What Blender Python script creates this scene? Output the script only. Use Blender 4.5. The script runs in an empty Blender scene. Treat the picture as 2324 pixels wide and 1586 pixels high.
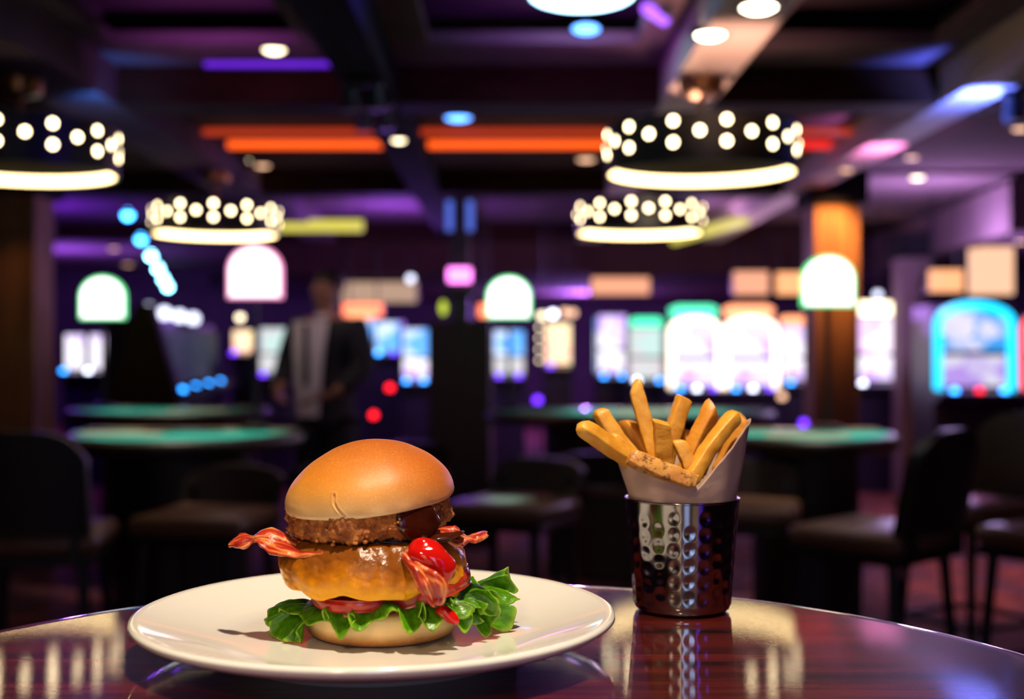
import bpy, bmesh, math, random
from mathutils import Vector, Matrix, noise as mnoise

random.seed(7)
PI = math.pi
SC = bpy.context.scene
COL = SC.collection

# ------------------------------------------------------------------ camera
CAMZ = 1.30
FPX = 2835.0
cd = bpy.data.cameras.new('camera')
cam = bpy.data.objects.new('camera', cd)
COL.objects.link(cam)
cam.location = (0, 0, CAMZ)
cam.rotation_euler = (PI / 2, 0, 0)
cd.sensor_width = 36.0
cd.lens = FPX / 2324 * 36
cd.clip_start = 0.02
cd.clip_end = 200
cd.dof.use_dof = True
cd.dof.focus_distance = 0.87
cd.dof.aperture_fstop = 4.3
cd.dof.aperture_blades = 0
SC.camera = cam

# ------------------------------------------------------------------ world + exposure
w = bpy.data.worlds.new('world')
SC.world = w
w.use_nodes = True
w.node_tree.nodes['Background'].inputs[0].default_value = (0.10, 0.05, 0.16, 1)
w.node_tree.nodes['Background'].inputs[1].default_value = 0.02
vs = SC.view_settings
vs.view_transform = 'Standard'
vs.look = 'None'
vs.exposure = 0.0
vs.gamma = 1.0
vs.use_curve_mapping = False
SC.cycles.max_bounces = 6
SC.cycles.diffuse_bounces = 2
SC.cycles.glossy_bounces = 4
SC.cycles.transmission_bounces = 4
SC.cycles.sample_clamp_indirect = 6.0
SC.cycles.caustics_reflective = False
SC.cycles.caustics_refractive = False


def P(px, py, D):
    """a point of the photograph at distance D, in room coordinates"""
    return Vector(((px - 1162) / FPX * D, D, CAMZ + (793 - py) / FPX * D))


def lamp(name, kind, loc, color, energy, size=0.03, target=None, spot=60, blend=0.4):
    ld = bpy.data.lights.new(name, kind)
    ld.color = color
    ld.energy = energy
    if kind in ('POINT', 'SPOT'):
        ld.shadow_soft_size = size
    if kind == 'SPOT':
        ld.spot_size = math.radians(spot)
        ld.spot_blend = blend
    if kind == 'AREA':
        ld.shape = 'DISK'
        ld.size = size
    o = bpy.data.objects.new(name, ld)
    COL.objects.link(o)
    o.location = loc
    if target is not None:
        d = Vector(target) - Vector(loc)
        o.rotation_euler = d.to_track_quat('-Z', 'Y').to_euler()
    return o


ZT = CAMZ - 0.205          # top of the bistro table
BX, BY = -0.094, 0.856     # burger axis
# downlights of the bar above the small table
lamp('downlight_key', 'SPOT', (0.02, 0.52, 2.36), (1.0, 0.82, 0.60), 104, 0.030, (-0.05, 0.88, ZT), 34, 0.5)
lamp('downlight_front', 'SPOT', (-0.45, -0.80, 2.30), (1.0, 0.72, 0.45), 36, 0.09, (-0.02, 0.88, ZT + .06), 24, 0.6)
# coloured wash lights of the gaming hall, aimed up at beams and coffers
lamp('wash_violet', 'SPOT', (0.3, 4.55, 2.36), (0.42, 0.06, 0.9), 14.0, 0.03, (0.3, 5.3, 2.72), 110, 0.8)
lamp('wash_blue', 'SPOT', (-0.12, 3.85, 2.42), (0.10, 0.05, 1.0), 14.0, 0.03, (-0.6, 4.1, 2.50), 70, 0.8)
lamp('wash_corner', 'SPOT', (-1.72, 5.20, 2.20), (0.06, 0.28, 1.0), 7.0, 0.03, (-1.72, 5.45, 2.42), 100, 0.8)
lamp('wash_beam', 'SPOT', (1.98, 5.15, 2.16), (0.09, 0.17, 1.0), 95.0, 0.03, (1.98, 5.32, 2.4), 95, 0.9)
lamp('wash_pink', 'SPOT', (2.0, 6.6, 2.12), (0.9, 0.30, 0.80), 26.0, 0.03, (2.0, 6.75, 2.4), 100, 0.9)
lamp('wash_pink_near', 'SPOT', (1.35, 5.95, 2.25), (0.8, 0.15, 0.6), 5.0, 0.03, (1.35, 5.80, 2.9), 90, 0.8)
lamp('wash_lavender', 'POINT', (3.1, 9.2, 1.95), (0.66, 0.46, 1.0), 95, 0.10)
lamp('wash_lavender_far', 'POINT', (1.5, 10.6, 2.05), (0.72, 0.42, 1.0), 32, 0.10)
lamp('wash_purple', 'POINT', (-1.0, 10.8, 2.05), (0.38, 0.13, 1.0), 60, 0.10)
lamp('wash_left', 'POINT', (-4.0, 10.8, 2.05), (0.22, 0.04, 1.0), 40, 0.10)
lamp('wash_back', 'POINT', (1.0, 18.5, 1.9), (0.46, 0.20, 1.0), 260, 0.12)
lamp('wash_back_left', 'POINT', (-6.5, 18.0, 2.0), (0.34, 0.12, 1.0), 200, 0.12)
lamp('wash_back_right', 'POINT', (6.5, 16.0, 2.0), (0.50, 0.25, 1.0), 160, 0.12)
lamp('wash_right', 'SPOT', (3.2, 4.6, 2.36), (0.24, 0.04, 1.0), 8.0, 0.04, (3.2, 5.3, 2.6), 120, 0.8)
lamp('wash_upper_left', 'SPOT', (-1.2, 4.7, 2.34), (0.62, 0.16, 0.8), 10.0, 0.04, (-1.2, 5.3, 2.6), 120, 0.8)


# ------------------------------------------------------------------ materials
MATS = {}


def nodes_of(name):
    m = bpy.data.materials.new(name)
    m.use_nodes = True
    nt = m.node_tree
    b = nt.nodes['Principled BSDF']
    MATS[name] = m
    return m, nt, b


def c4(c):
    return (c[0], c[1], c[2], 1)


def tex_coord(nt, kind='Object', scale=(1, 1, 1)):
    tc = nt.nodes.new('ShaderNodeTexCoord')
    mp = nt.nodes.new('ShaderNodeMapping')
    mp.inputs['Scale'].default_value = scale
    nt.links.new(tc.outputs[kind], mp.inputs['Vector'])
    return mp.outputs['Vector']


def noise_node(nt, vec, scale, detail=4, rough=0.55):
    n = nt.nodes.new('ShaderNodeTexNoise')
    n.inputs['Scale'].default_value = scale
    n.inputs['Detail'].default_value = detail
    n.inputs['Roughness'].default_value = rough
    nt.links.new(vec, n.inputs['Vector'])
    return n.outputs['Fac']


def ramp(nt, fac, stops):
    r = nt.nodes.new('ShaderNodeValToRGB')
    e = r.color_ramp.elements
    e[0].position, e[0].color = stops[0][0], c4(stops[0][1])
    e[1].position, e[1].color = stops[1][0], c4(stops[1][1])
    for p, c in stops[2:]:
        x = e.new(p)
        x.color = c4(c)
    nt.links.new(fac, r.inputs['Fac'])
    return r.outputs['Color']


def mix(nt, fac, a, b, mode='MIX'):
    n = nt.nodes.new('ShaderNodeMix')
    n.data_type = 'RGBA'
    n.blend_type = mode
    for sock, v in ((n.inputs[0], fac), (n.inputs[6], a), (n.inputs[7], b)):
        if isinstance(v, (int, float)):
            sock.default_value = v
        elif isinstance(v, tuple):
            sock.default_value = c4(v)
        else:
            nt.links.new(v, sock)
    return n.outputs[2]


def bump(nt, b, height, strength=0.3, dist=0.001):
    n = nt.nodes.new('ShaderNodeBump')
    n.inputs['Strength'].default_value = strength
    n.inputs['Distance'].default_value = dist
    nt.links.new(height, n.inputs['Height'])
    nt.links.new(n.outputs['Normal'], b.inputs['Normal'])
    return n


def mat(name, base, rough=0.5, metal=0.0, coat=0.0, noise=None, bmp=None, sss=None, spec=0.5):
    m, nt, b = nodes_of(name)
    b.inputs['Base Color'].default_value = c4(base)
    b.inputs['Roughness'].default_value = rough
    b.inputs['Metallic'].default_value = metal
    b.inputs['Coat Weight'].default_value = coat
    b.inputs['Specular IOR Level'].default_value = spec
    vec = tex_coord(nt)
    if noise:
        sc, c2 = noise[0], noise[1]
        f = noise_node(nt, vec, sc)
        col = ramp(nt, f, [(0.35, base), (0.65, c2)])
        nt.links.new(col, b.inputs['Base Color'])
    if bmp:
        f = noise_node(nt, vec, bmp[0], 6)
        bump(nt, b, f, bmp[1], bmp[2])
    if sss:
        b.inputs['Subsurface Weight'].default_value = sss[0]
        b.inputs['Subsurface Radius'].default_value = sss[1]
        b.inputs['Subsurface Scale'].default_value = sss[2]
    return m


def glow(name, col, strength, col2=None, scale=8.0, base=(0.02, 0.02, 0.02), sample=True):
    """a light-giving surface; col2 adds a soft pattern of the lit picture"""
    m, nt, b = nodes_of(name)
    b.inputs['Base Color'].default_value = c4(base)
    b.inputs['Emission Color'].default_value = c4(col)
    b.inputs['Emission Strength'].default_value = strength
    if not sample:
        m.cycles.emission_sampling = 'NONE'     # tiny lamps: seen and mirrored, too weak to light the hall
    if col2:
        v = nt.nodes.new('ShaderNodeTexVoronoi')
        v.inputs['Scale'].default_value = scale
        nt.links.new(tex_coord(nt), v.inputs['Vector'])
        sep = nt.nodes.new('ShaderNodeSeparateColor')
        nt.links.new(v.outputs['Color'], sep.inputs[0])
        col_ = ramp(nt, sep.outputs[0], [(0.3, col), (0.75, col2)])
        nt.links.new(col_, b.inputs['Emission Color'])
    return m


# ------------------------------------------------------------------ mesh helpers
class MB:
    def __init__(s):
        s.v, s.f = [], []

    def add(s, vs_, fs_):
        o = len(s.v)
        s.v += [tuple(p) for p in vs_]
        s.f += [tuple(i + o for i in f) for f in fs_]
        return s

    def box(s, c, d, rz=0.0, bevel=0.0):
        cx, cy, cz = c
        x, y, z = d[0] / 2, d[1] / 2, d[2] / 2
        if bevel:
            bm = bmesh.new()
            bmesh.ops.create_cube(bm, size=1.0)
            for v in bm.verts:
                v.co = Vector((v.co.x * d[0], v.co.y * d[1], v.co.z * d[2]))
            bmesh.ops.bevel(bm, geom=bm.edges[:], offset=bevel, segments=2, affect='EDGES', profile=0.5)
            bm.verts.index_update()
            pts = [v.co.copy() for v in bm.verts]
            fs_ = [tuple(v.index for v in f.verts) for f in bm.faces]
            bm.free()
        else:
            pts = [Vector((a * x, b_ * y, e * z)) for e in (-1, 1) for b_ in (-1, 1) for a in (-1, 1)]
            fs_ = [(0, 2, 3, 1), (4, 5, 7, 6), (0, 1, 5, 4), (2, 6, 7, 3), (0, 4, 6, 2), (1, 3, 7, 5)]
        r = Matrix.Rotation(rz, 3, 'Z')
        return s.add([r @ p + Vector(c) for p in pts], fs_)

    def box2(s, a, b):
        a, b = Vector(a), Vector(b)
        return s.box((a + b) / 2, [abs(q) for q in (b - a)])

    def lathe(s, prof, n=32, c=(0, 0, 0), closed=False):
        vs_, fs_ = [], []
        m = len(prof)
        for i in range(n):
            a = 2 * PI * i / n
            for r, z in prof:
                vs_.append((c[0] + r * math.cos(a), c[1] + r * math.sin(a), c[2] + z))
        rng = m if closed else m - 1
        for i in range(n):
            j = (i + 1) % n
            for k in range(rng):
                k2 = (k + 1) % m
                fs_.append((i * m + k, j * m + k, j * m + k2, i * m + k2))
        if not closed:
            if prof[0][0] > 1e-5:
                fs_.append(tuple(i * m for i in reversed(range(n))))
            if prof[-1][0] > 1e-5:
                fs_.append(tuple(i * m + m - 1 for i in range(n)))
        return s.add(vs_, fs_)

    def tube(s, path, r, n=8, closed=False, caps=True):
        path = [Vector(p) for p in path]
        m = len(path)
        vs_, fs_ = [], []
        up = Vector((0.13, 0.21, 0.97)).normalized()
        for i, p in enumerate(path):
            if closed:
                t = path[(i + 1) % m] - path[i - 1]
            else:
                t = path[min(i + 1, m - 1)] - path[max(i - 1, 0)]
            t.normalize()
            u = t.cross(up)
            if u.length < 1e-4:
                u = t.cross(Vector((1, 0, 0)))
            u.normalize()
            w_ = t.cross(u)
            rr = r[i] if isinstance(r, (list, tuple)) else r
            for k in range(n):
                a = 2 * PI * k / n
                vs_.append(p + u * (rr * math.cos(a)) + w_ * (rr * math.sin(a)))
        for i in range(m if closed else m - 1):
            j = (i + 1) % m
            for k in range(n):
                q = (k + 1) % n
                fs_.append((i * n + k, i * n + q, j * n + q, j * n + k))
        if not closed and caps:
            fs_.append(tuple(range(n)))
            fs_.append(tuple((m - 1) * n + k for k in reversed(range(n))))
        return s.add(vs_, fs_)

    def sphere(s, c, r, n=12, m=8, sc=(1, 1, 1)):
        vs_, fs_ = [(c[0], c[1], c[2] - r * sc[2])], []
        for i in range(1, m):
            t = PI * i / m - PI / 2
            for k in range(n):
                a = 2 * PI * k / n
                vs_.append((c[0] + r * sc[0] * math.cos(t) * math.cos(a), c[1] + r * sc[1] * math.cos(t) * math.sin(a), c[2] + r * sc[2] * math.sin(t)))
        vs_.append((c[0], c[1], c[2] + r * sc[2]))
        for k in range(n):
            q = (k + 1) % n
            fs_.append((0, 1 + q, 1 + k))
            fs_.append((len(vs_) - 1, 1 + (m - 2) * n + k, 1 + (m - 2) * n + q))
            for i in range(m - 2):
                fs_.append((1 + i * n + k, 1 + i * n + q, 1 + (i + 1) * n + q, 1 + (i + 1) * n + k))
        return s.add(vs_, fs_)

    def prism(s, poly, axis, a, b):
        """extrude a 2-D polygon; axis names the extrusion direction"""
        def pt(p, t):
            return {'x': (t, p[0], p[1]), 'y': (p[0], t, p[1]), 'z': (p[0], p[1], t)}[axis]
        n = len(poly)
        vs_ = [pt(p, a) for p in poly] + [pt(p, b) for p in poly]
        fs_ = [tuple(range(n)), tuple(n + i for i in reversed(range(n)))]
        for i in range(n):
            j = (i + 1) % n
            fs_.append((i, i + n, j + n, j))
        return s.add(vs_, fs_)

    def grid(s, nu, nv, fn, wrap=False):
        vs_ = [fn(i / (nu if wrap else nu - 1), j / (nv - 1)) for i in range(nu) for j in range(nv)]
        fs_ = []
        for i in range(nu if wrap else nu - 1):
            k = (i + 1) % nu
            for j in range(nv - 1):
                fs_.append((i * nv + j, k * nv + j, k * nv + j + 1, i * nv + j + 1))
        s.uvs = [((i / (nu - 1)), (j / (nv - 1))) for i in range(nu) for j in range(nv)]
        return s.add(vs_, fs_)

    def build(s, name, m, parent=None, smooth=False, uv=False, sharp=None, fix=True):
        me = bpy.data.meshes.new(name)
        me.from_pydata(s.v, [], s.f)
        if fix:
            bm = bmesh.new()
            bm.from_mesh(me)
            bmesh.ops.recalc_face_normals(bm, faces=bm.faces)
            bm.to_mesh(me)
            bm.free()
        if uv:
            ul = me.uv_layers.new(name='UVMap')
            for lp in me.loops:
                ul.data[lp.index].uv = s.uvs[lp.vertex_index]
        if smooth:
            me.polygons.foreach_set('use_smooth', [True] * len(me.polygons))
            if sharp:
                me.set_sharp_from_angle(angle=math.radians(sharp))
        me.materials.append(m if not isinstance(m, str) else MATS[m])
        o = bpy.data.objects.new(name, me)
        COL.objects.link(o)
        if parent:
            o.parent = parent
        return o


def tag(o, label, cat, group=None, kind=None):
    if label:
        o['label'] = label
    if cat:
        o['category'] = cat
    if group:
        o['group'] = group
    if kind:
        o['kind'] = kind
    return o


def thing(name, label, cat, loc=(0, 0, 0), rz=0.0, group=None):
    o = bpy.data.objects.new(name, None)
    o.empty_display_size = 0.05
    COL.objects.link(o)
    o.location = loc
    o.rotation_euler = (0, 0, rz)
    return tag(o, label, cat, group)


def struct(name, mb, m, label=None, parent=None, smooth=False):
    o = mb.build(name, m, parent, smooth)
    if not parent:
        o['kind'] = 'structure'
        if label:
            o['label'] = label
    return o


def dup(root, loc, rz, label, group=None):
    r = root.copy()
    COL.objects.link(r)
    r.location = loc
    r.rotation_euler = (0, 0, rz)
    r['label'] = label
    if group:
        r['group'] = group
    for ch in list(root.children):
        c = ch.copy()
        COL.objects.link(c)
        c.parent = r
        for g in list(ch.children):
            d = g.copy()
            COL.objects.link(d)
            d.parent = c
    return r


def nz(p, s, o=0.0):
    return mnoise.noise(Vector((p[0] * s + o, p[1] * s + o * 1.7, p[2] * s - o)))


def cr(pts, t):
    """Catmull-Rom through a list of Vectors"""
    n = len(pts) - 1
    x = min(max(t, 0), 1) * n
    i = min(int(x), n - 1)
    f = x - i
    p0, p1, p2, p3 = pts[max(i - 1, 0)], pts[i], pts[i + 1], pts[min(i + 2, n)]
    return 0.5 * ((2 * p1) + (p2 - p0) * f + (2 * p0 - 5 * p1 + 4 * p2 - p3) * f * f + (3 * p1 - p0 - 3 * p2 + p3) * f ** 3)


# ------------------------------------------------------------------ room materials
def carpet_material():
    m, nt, b = nodes_of('carpet')
    vec = tex_coord(nt)
    v = nt.nodes.new('ShaderNodeTexVoronoi')
    v.inputs['Scale'].default_value = 4.5
    v.feature = 'F1'
    nt.links.new(vec, v.inputs['Vector'])
    c1 = ramp(nt, v.outputs['Distance'], [(0.0, (0.45, 0.20, 0.08)), (0.22, (0.28, 0.03, 0.025)), (0.55, (0.06, 0.006, 0.012)), (0.8, (0.04, 0.012, 0.07))])
    f = noise_node(nt, vec, 9.0, 3)
    c2 = ramp(nt, f, [(0.42, (0.08, 0.006, 0.01)), (0.6, (0.32, 0.09, 0.045))])
    nt.links.new(mix(nt, 0.4, c1, c2), b.inputs['Base Color'])
    b.inputs['Roughness'].default_value = 0.95
    bump(nt, b, noise_node(nt, vec, 300.0, 2), 0.5, 0.004)
    return m


carpet_material()


def wood_material(name, dark, light, scale, rough, coat, vec_scale, bstr=0.1, coat_rough=0.05, bdist=0.0005, brough=0.0):
    m, nt, b = nodes_of(name)
    vec = tex_coord(nt, 'Object', vec_scale)
    f = noise_node(nt, vec, scale, 6, 0.65)
    col = ramp(nt, f, [(0.36, dark), (0.62, light)])
    nt.links.new(col, b.inputs['Base Color'])
    b.inputs['Roughness'].default_value = rough
    b.inputs['Specular IOR Level'].default_value = 0.05 if name == 'beam_wood' else 0.5
    b.inputs['Coat Weight'].default_value = coat
    b.inputs['Coat Roughness'].default_value = coat_rough
    n = bump(nt, b, f, bstr, bdist)
    return m, nt, b, n


wood_material('beam_wood', (0.018, 0.006, 0.003), (0.034, 0.011, 0.006), 3.0, 0.7, 0.0, (1, 1, 6))
wood_material('pillar_wood', (0.16, 0.055, 0.018), (0.30, 0.12, 0.04), 3.0, 0.75, 0.0, (5, 5, 0.4))
mat('coffer_paint', (0.17, 0.10, 0.13), 0.95, spec=0.05, noise=(3.0, (0.14, 0.085, 0.11)))
mat('beam_plaster', (0.62, 0.46, 0.40), 0.7, noise=(2.0, (0.55, 0.40, 0.36)))
mat('beam_mauve', (0.16, 0.10, 0.13), 0.95, spec=0.05, noise=(2.0, (0.13, 0.085, 0.11)))
mat('beam_black', (0.015, 0.013, 0.018), 0.95, spec=0.05, noise=(4.0, (0.022, 0.018, 0.024)))
mat('wall_paint', (0.10, 0.06, 0.09), 0.95, spec=0.05, noise=(2.0, (0.08, 0.05, 0.08)))
mat('fascia_brown', (0.10, 0.045, 0.035), 0.95, spec=0.05, noise=(1.5, (0.075, 0.032, 0.03)))
mat('black_metal', (0.012, 0.012, 0.014), 0.4, 0.3, noise=(8.0, (0.02, 0.02, 0.022)))
mat('drum_black', (0.012, 0.010, 0.008), 0.45, 0.2, noise=(9.0, (0.018, 0.014, 0.010)))
mat('drum_inside', (0.05, 0.020, 0.008), 0.6, noise=(9.0, (0.035, 0.014, 0.006)))
mat('bronze', (0.45, 0.20, 0.06), 0.35, 0.8, noise=(12.0, (0.35, 0.15, 0.05)))
mat('chrome', (0.7, 0.7, 0.72), 0.15, 1.0, noise=(20.0, (0.6, 0.6, 0.62)))
glow('bulb_warm', (1.0, 0.78, 0.45), 15.0, sample=False)
glow('ring_warm', (1.0, 0.72, 0.32), 8.0)
glow('neon_orange', (1.0, 0.10, 0.008), 1.6)
glow('neon_red', (1.0, 0.02, 0.004), 1.1)
glow('neon_dim', (1.0, 0.08, 0.015), 0.50)
glow('neon_yellow', (0.80, 0.70, 0.10), 1.0)
glow('dome_blue', (0.42, 0.72, 1.0), 9.0)
glow('spot_blue', (0.10, 0.32, 1.0), 6.0)
glow('strip_violet', (0.14, 0.015, 0.75), 1.2)
glow('led_blue', (0.05, 0.38, 1.0), 16.0, sample=False)
glow('led_ice', (0.25, 0.75, 1.0), 22.0, sample=False)
glow('downlight_warm', (1.0, 0.80, 0.50), 7.0)
glow('downlight_white', (1.0, 0.86, 0.62), 16.0)
glow('downlight_dim', (1.0, 0.55, 0.34), 2.2)

# ------------------------------------------------------------------ the setting
ZB, ZC = 2.38, 2.55
struct('floor', MB().box((0, 10, -0.05), (34, 44, 0.1)), 'carpet', 'red patterned casino carpet')
struct('ceiling', MB().box((0, 10, 2.80), (34, 44, 0.1)), 'coffer_paint', 'coffered casino ceiling')
struct('wall_back', MB().box((0, 22.6, 1.35), (34, 0.2, 2.9)), 'wall_paint')
struct('wall_front', MB().box((0, -11.9, 1.35), (34, 0.2, 2.9)), 'wall_paint')
struct('wall_left', MB().box((-16.9, 10, 1.35), (0.2, 44, 2.9)), 'wall_paint')
struct('wall_right', MB().box((16.9, 10, 1.35), (0.2, 44, 2.9)), 'wall_paint')

XB = [(-4.6, .24), (-1.89, .30), (-0.60, .19), (0.77, .23), (1.98, .20), (4.7, .24)]
YB = [2.2, 5.5, 8.67, 12.3]
tn = 1
for x, wd in XB:
    black = abs(x + 0.6) < 0.01
    plaster = abs(x - 0.77) < .01 or abs(x - 1.98) < .01
    struct('trim_%d' % tn, MB().box2((x - wd / 2, -6, ZB), (x + wd / 2, 12.5, 2.75)), 'beam_black' if black else ('beam_plaster' if plaster else 'beam_mauve'))
    tn += 1
for y in YB:
    struct('trim_%d' % tn, MB().box2((-12, y, ZB + .002), (12 if y < 8 else 2.42, y + .25, 2.75)), 'beam_wood')
    tn += 1
# flat coffer panels between the beams; the nearest row keeps an open tray
xs = [-12] + [x for x, _ in XB] + [12]
for yi, (ya, yb) in enumerate([(2.45, 5.5), (5.75, 8.67), (8.92, 12.3)]):
    for a, b in zip(xs[:-1], xs[1:]):
        m_ = MB()
        if yi == 0:
            q = 0.16
            m_.box2((a, yb - .40, ZC), (b, yb, ZC + .05))
            m_.box2((a, ya, ZC), (b, ya + .3, ZC + .05))
            m_.box2((a, ya + .3, ZC), (a + q + .1, yb - .4, ZC + .05))
            m_.box2((b - q - .1, ya + .3, ZC), (b, yb - .4, ZC + .05))
        else:
            m_.box2((a, ya, ZC), (b, yb, ZC + .05))
        struct('trim_%d' % tn, m_, 'coffer_paint')
        tn += 1
# lower fascia of the machine area behind, and of the area at the right
struct('trim_%d' % tn, MB().box2((-2.75, 13.7, 2.14), (4.4, 14.0, 2.75)), 'fascia_brown', 'brown fascia above the far slot machines'); tn += 1
struct('trim_%d' % tn, MB().box2((-2.75, 14.0, 2.14), (4.4, 22.0, 2.20)), 'coffer_paint'); tn += 1
struct('trim_%d' % tn, MB().prism([(3.9, 14.0), (3.55, 8.9), (3.75, 8.9), (4.1, 14.0)], 'z', 2.14, 2.50), 'coffer_paint'); tn += 1
# pillars
def pillar(x, y, wd, top, label):
    global tn
    m_ = MB()
    n = 5
    for i in range(n):
        xx = x - wd / 2 + wd * (i + .5) / n
        m_.box((xx, y + wd / 2, top / 2), (wd / n * .86, wd, top), bevel=0.006)
    m_.box((x, y + wd / 2 + .01, top / 2), (wd * .98, wd * .94, top))
    o = struct('pillar', m_, 'pillar_wood', label)
    c = MB().box((x, y + wd / 2, top + .09), (wd * 1.3, wd * 1.3, .22)).build('pillar_capital', 'beam_black', o)
    return o


pillar(P(1893, 0, 8.5).x, 8.42, 0.31, 2.30, 'wood clad pillar lit orange at its top, right of the chandeliers')
pillar(P(32, 0, 8.0).x, 7.9, 0.34, 2.30, 'dark wood clad pillar at the left edge')
pillar(P(2080, 0, 11.0).x, 11.0, 0.27, 2.13, 'plain mauve grey pillar between the slot machines')
bpy.data.objects['pillar.002'].data.materials[0] = mat('pillar_mauve', (0.20, 0.12, 0.14), 0.7, noise=(2.0, (0.18, 0.10, 0.12)))
lamp('pillar_spot', 'SPOT', (P(1893, 0, 8.3).x, 7.95, 2.36), (1.0, 0.50, 0.16), 120, 0.03, (P(1893, 0, 8.3).x, 8.42, 1.98), 70, 0.8)
lamp('pillar_spot_left', 'SPOT', (P(60, 0, 7.6).x, 7.4, 2.36), (1.0, 0.45, 0.2), 4, 0.03, (P(50, 0, 8).x, 7.9, 1.5), 50, 0.8)

# ------------------------------------------------------------------ chandeliers
def chandelier(label, loc):
    t = thing('chandelier', label, 'chandelier', loc, 0, 'drum chandeliers with round bulbs')
    R, h = 0.38, 0.185
    prof = [(R, 0), (R, h), (R - .006, h), (R - .006, .003), (R - .015, .003), (R - .015, 0)]
    drum = MB().lathe(prof, 64, closed=True).build('drum', 'drum_black', t, True, sharp=40)
    m_ = MB().lathe([(R - .008, .004), (R - .008, .040), (R - .013, .040), (R - .013, .004)], 64, closed=True)
    m_.build('light_ring', 'ring_warm', t, True, sharp=40)
    m_ = MB()
    m_.lathe([(0.0, h - .02), (R - .008, h - .02), (R - .008, h - .012), (0, h - .012)], 48)
    m_.build('inner_plate', 'drum_inside', t)
    m_ = MB().tube([(0, 0, h - .01), (0, 0, ZB - loc[2] - .05)], .012, 10)
    m_.build('stem', 'bronze', t, True, sharp=40)
    m_ = MB().lathe([(0, -.07), (.05, -.07), (.085, -.055), (.09, -.03), (.09, 0), (0, 0)], 24, c=(0, 0, ZB - loc[2]))
    m_.build('canopy', 'bronze', t, True, sharp=40)
    first = None
    for k in range(24):
        a = 2 * PI * (k + .38) / 24
        for z in ((.152, .072) if k % 2 == 0 else (.112,)):
            if first is None:
                first = MB().sphere((0, 0, 0), .0145, 10, 7, (.28, 1, 1)).build('bulb', 'bulb_warm', drum, True)
                b = first
            else:
                b = first.copy()
                COL.objects.link(b)
            b.parent = drum
            b.location = ((R + .001) * math.cos(a), (R + .001) * math.sin(a), z)
            b.rotation_euler = (0, 0, a)
    return t


CH0 = chandelier('large black drum chandelier at upper right, nearest the wooden pillar', (0.757, 5.0, 2.0))
CH = [CH0]
CH.append(dup(CH0, (-1.97, 5.0, 2.0), .06, 'large black drum chandelier cut off by the left edge'))
CH.append(dup(CH0, (0.77, 7.55, 2.0), .2, 'smaller drum chandelier seen just below the large right one'))
CH.append(dup(CH0, (-1.815, 7.65, 2.0), .1, 'smaller drum chandelier at left above the pink lit sign'))
CH.append(dup(CH0, (1.2, -2.0, 2.0), .1, 'drum chandelier added behind the viewer for reflections in the steel cup'))  # unseen chandelier added so the cup has something bright to mirror
lamp('beam_fill', 'SPOT', (0.757, 4.15, 1.85), (1.0, 0.60, 0.44), 34, 0.05, (0.77, 4.45, 2.38), 84, 0.9)  # unattached lamp added to brighten the pale beam's underside
lamp('uplight_canopy', 'SPOT', (0.757, 5.18, 2.20), (1.0, 0.60, 0.42), 4, 0.03, (0.77, 5.05, 2.38), 150, 0.7)

# ------------------------------------------------------------------ neon tubes and ceiling lights
def neon(label, p0, p1, r, m_, cat='neon tube', group=None):
    p0, p1 = Vector(p0), Vector(p1)
    t = thing('neon_tube', label, cat, (p0 + p1) / 2, 0, group)
    d = (p1 - p0) / 2
    MB().tube([-d, d], r, 10).build('tube', m_, t, True, sharp=50)
    m2 = MB()
    for q in (-.94, .94):
        m2 = MB()
        c = d * q
        m2.tube([c, c + Vector((0, 0, max(.02, ZC - p0.z)))], .006, 6)
        m2.build('bracket', 'black_metal', t)
    return t


for nm, xa, xb, pos in (('left', -1.66, -.72, 'left of the black ceiling beam'), ('mid', -.49, .62, 'between black beam and right chandelier'), ('right', .92, 1.86, 'right of the large right chandelier')):
    neon('bright red orange neon tube, lower of the pair ' + pos, (xa, 7.30, 2.497), (xb, 7.30, 2.497), .024, 'neon_red' if nm == 'right' else 'neon_orange', group='neon tubes')
    neon('dim orange neon tube, upper of the pair ' + pos, (xa - .05, 6.92, 2.505), (xb + .05, 6.92, 2.505), .019, 'neon_dim', group='neon tubes')
neon('yellow neon tube just right of the left chandelier', (-2.06, 10.7, 2.36), (-1.28, 10.7, 2.36), .05, 'neon_yellow')
neon('slanted yellow neon tube behind the lower right chandelier', (1.57, 12.1, 2.36), (1.91, 10.25, 2.36), .045, 'neon_yellow')


def disc_light(label, px, py, z, r, m_, name='ceiling_light', cat='ceiling light', D=None, group=None):
    D = D or FPX * (z - CAMZ) / (793 - py)
    loc = Vector(((px - 1162) / FPX * D, D, z))
    t = thing(name, label, cat, loc, 0, group)
    MB().lathe([(r, 0.0), (r * 1.25, -.004), (r * 1.3, .0), (r * 1.3, .02), (r, .02)], 20, closed=True).build('trim_ring', 'black_metal', t, True, sharp=40)
    if name == 'blue_spotlight':
        MB().tube([(0, 0, .015), (0, 0, (ZC if D < 12.3 else 2.75) - z)], .008, 6).build('stem', 'black_metal', t)
    if name == 'blue_spotlight':
        MB().sphere((0, 0, -.01), r, 14, 10).build('lens', m_, t, True)
    else:
        MB().lathe([(0, -.012), (r * .7, -.009), (r, 0), (r, .012), (0, .012)], 20).build('lens', m_, t, True, sharp=60)
    return t


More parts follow.
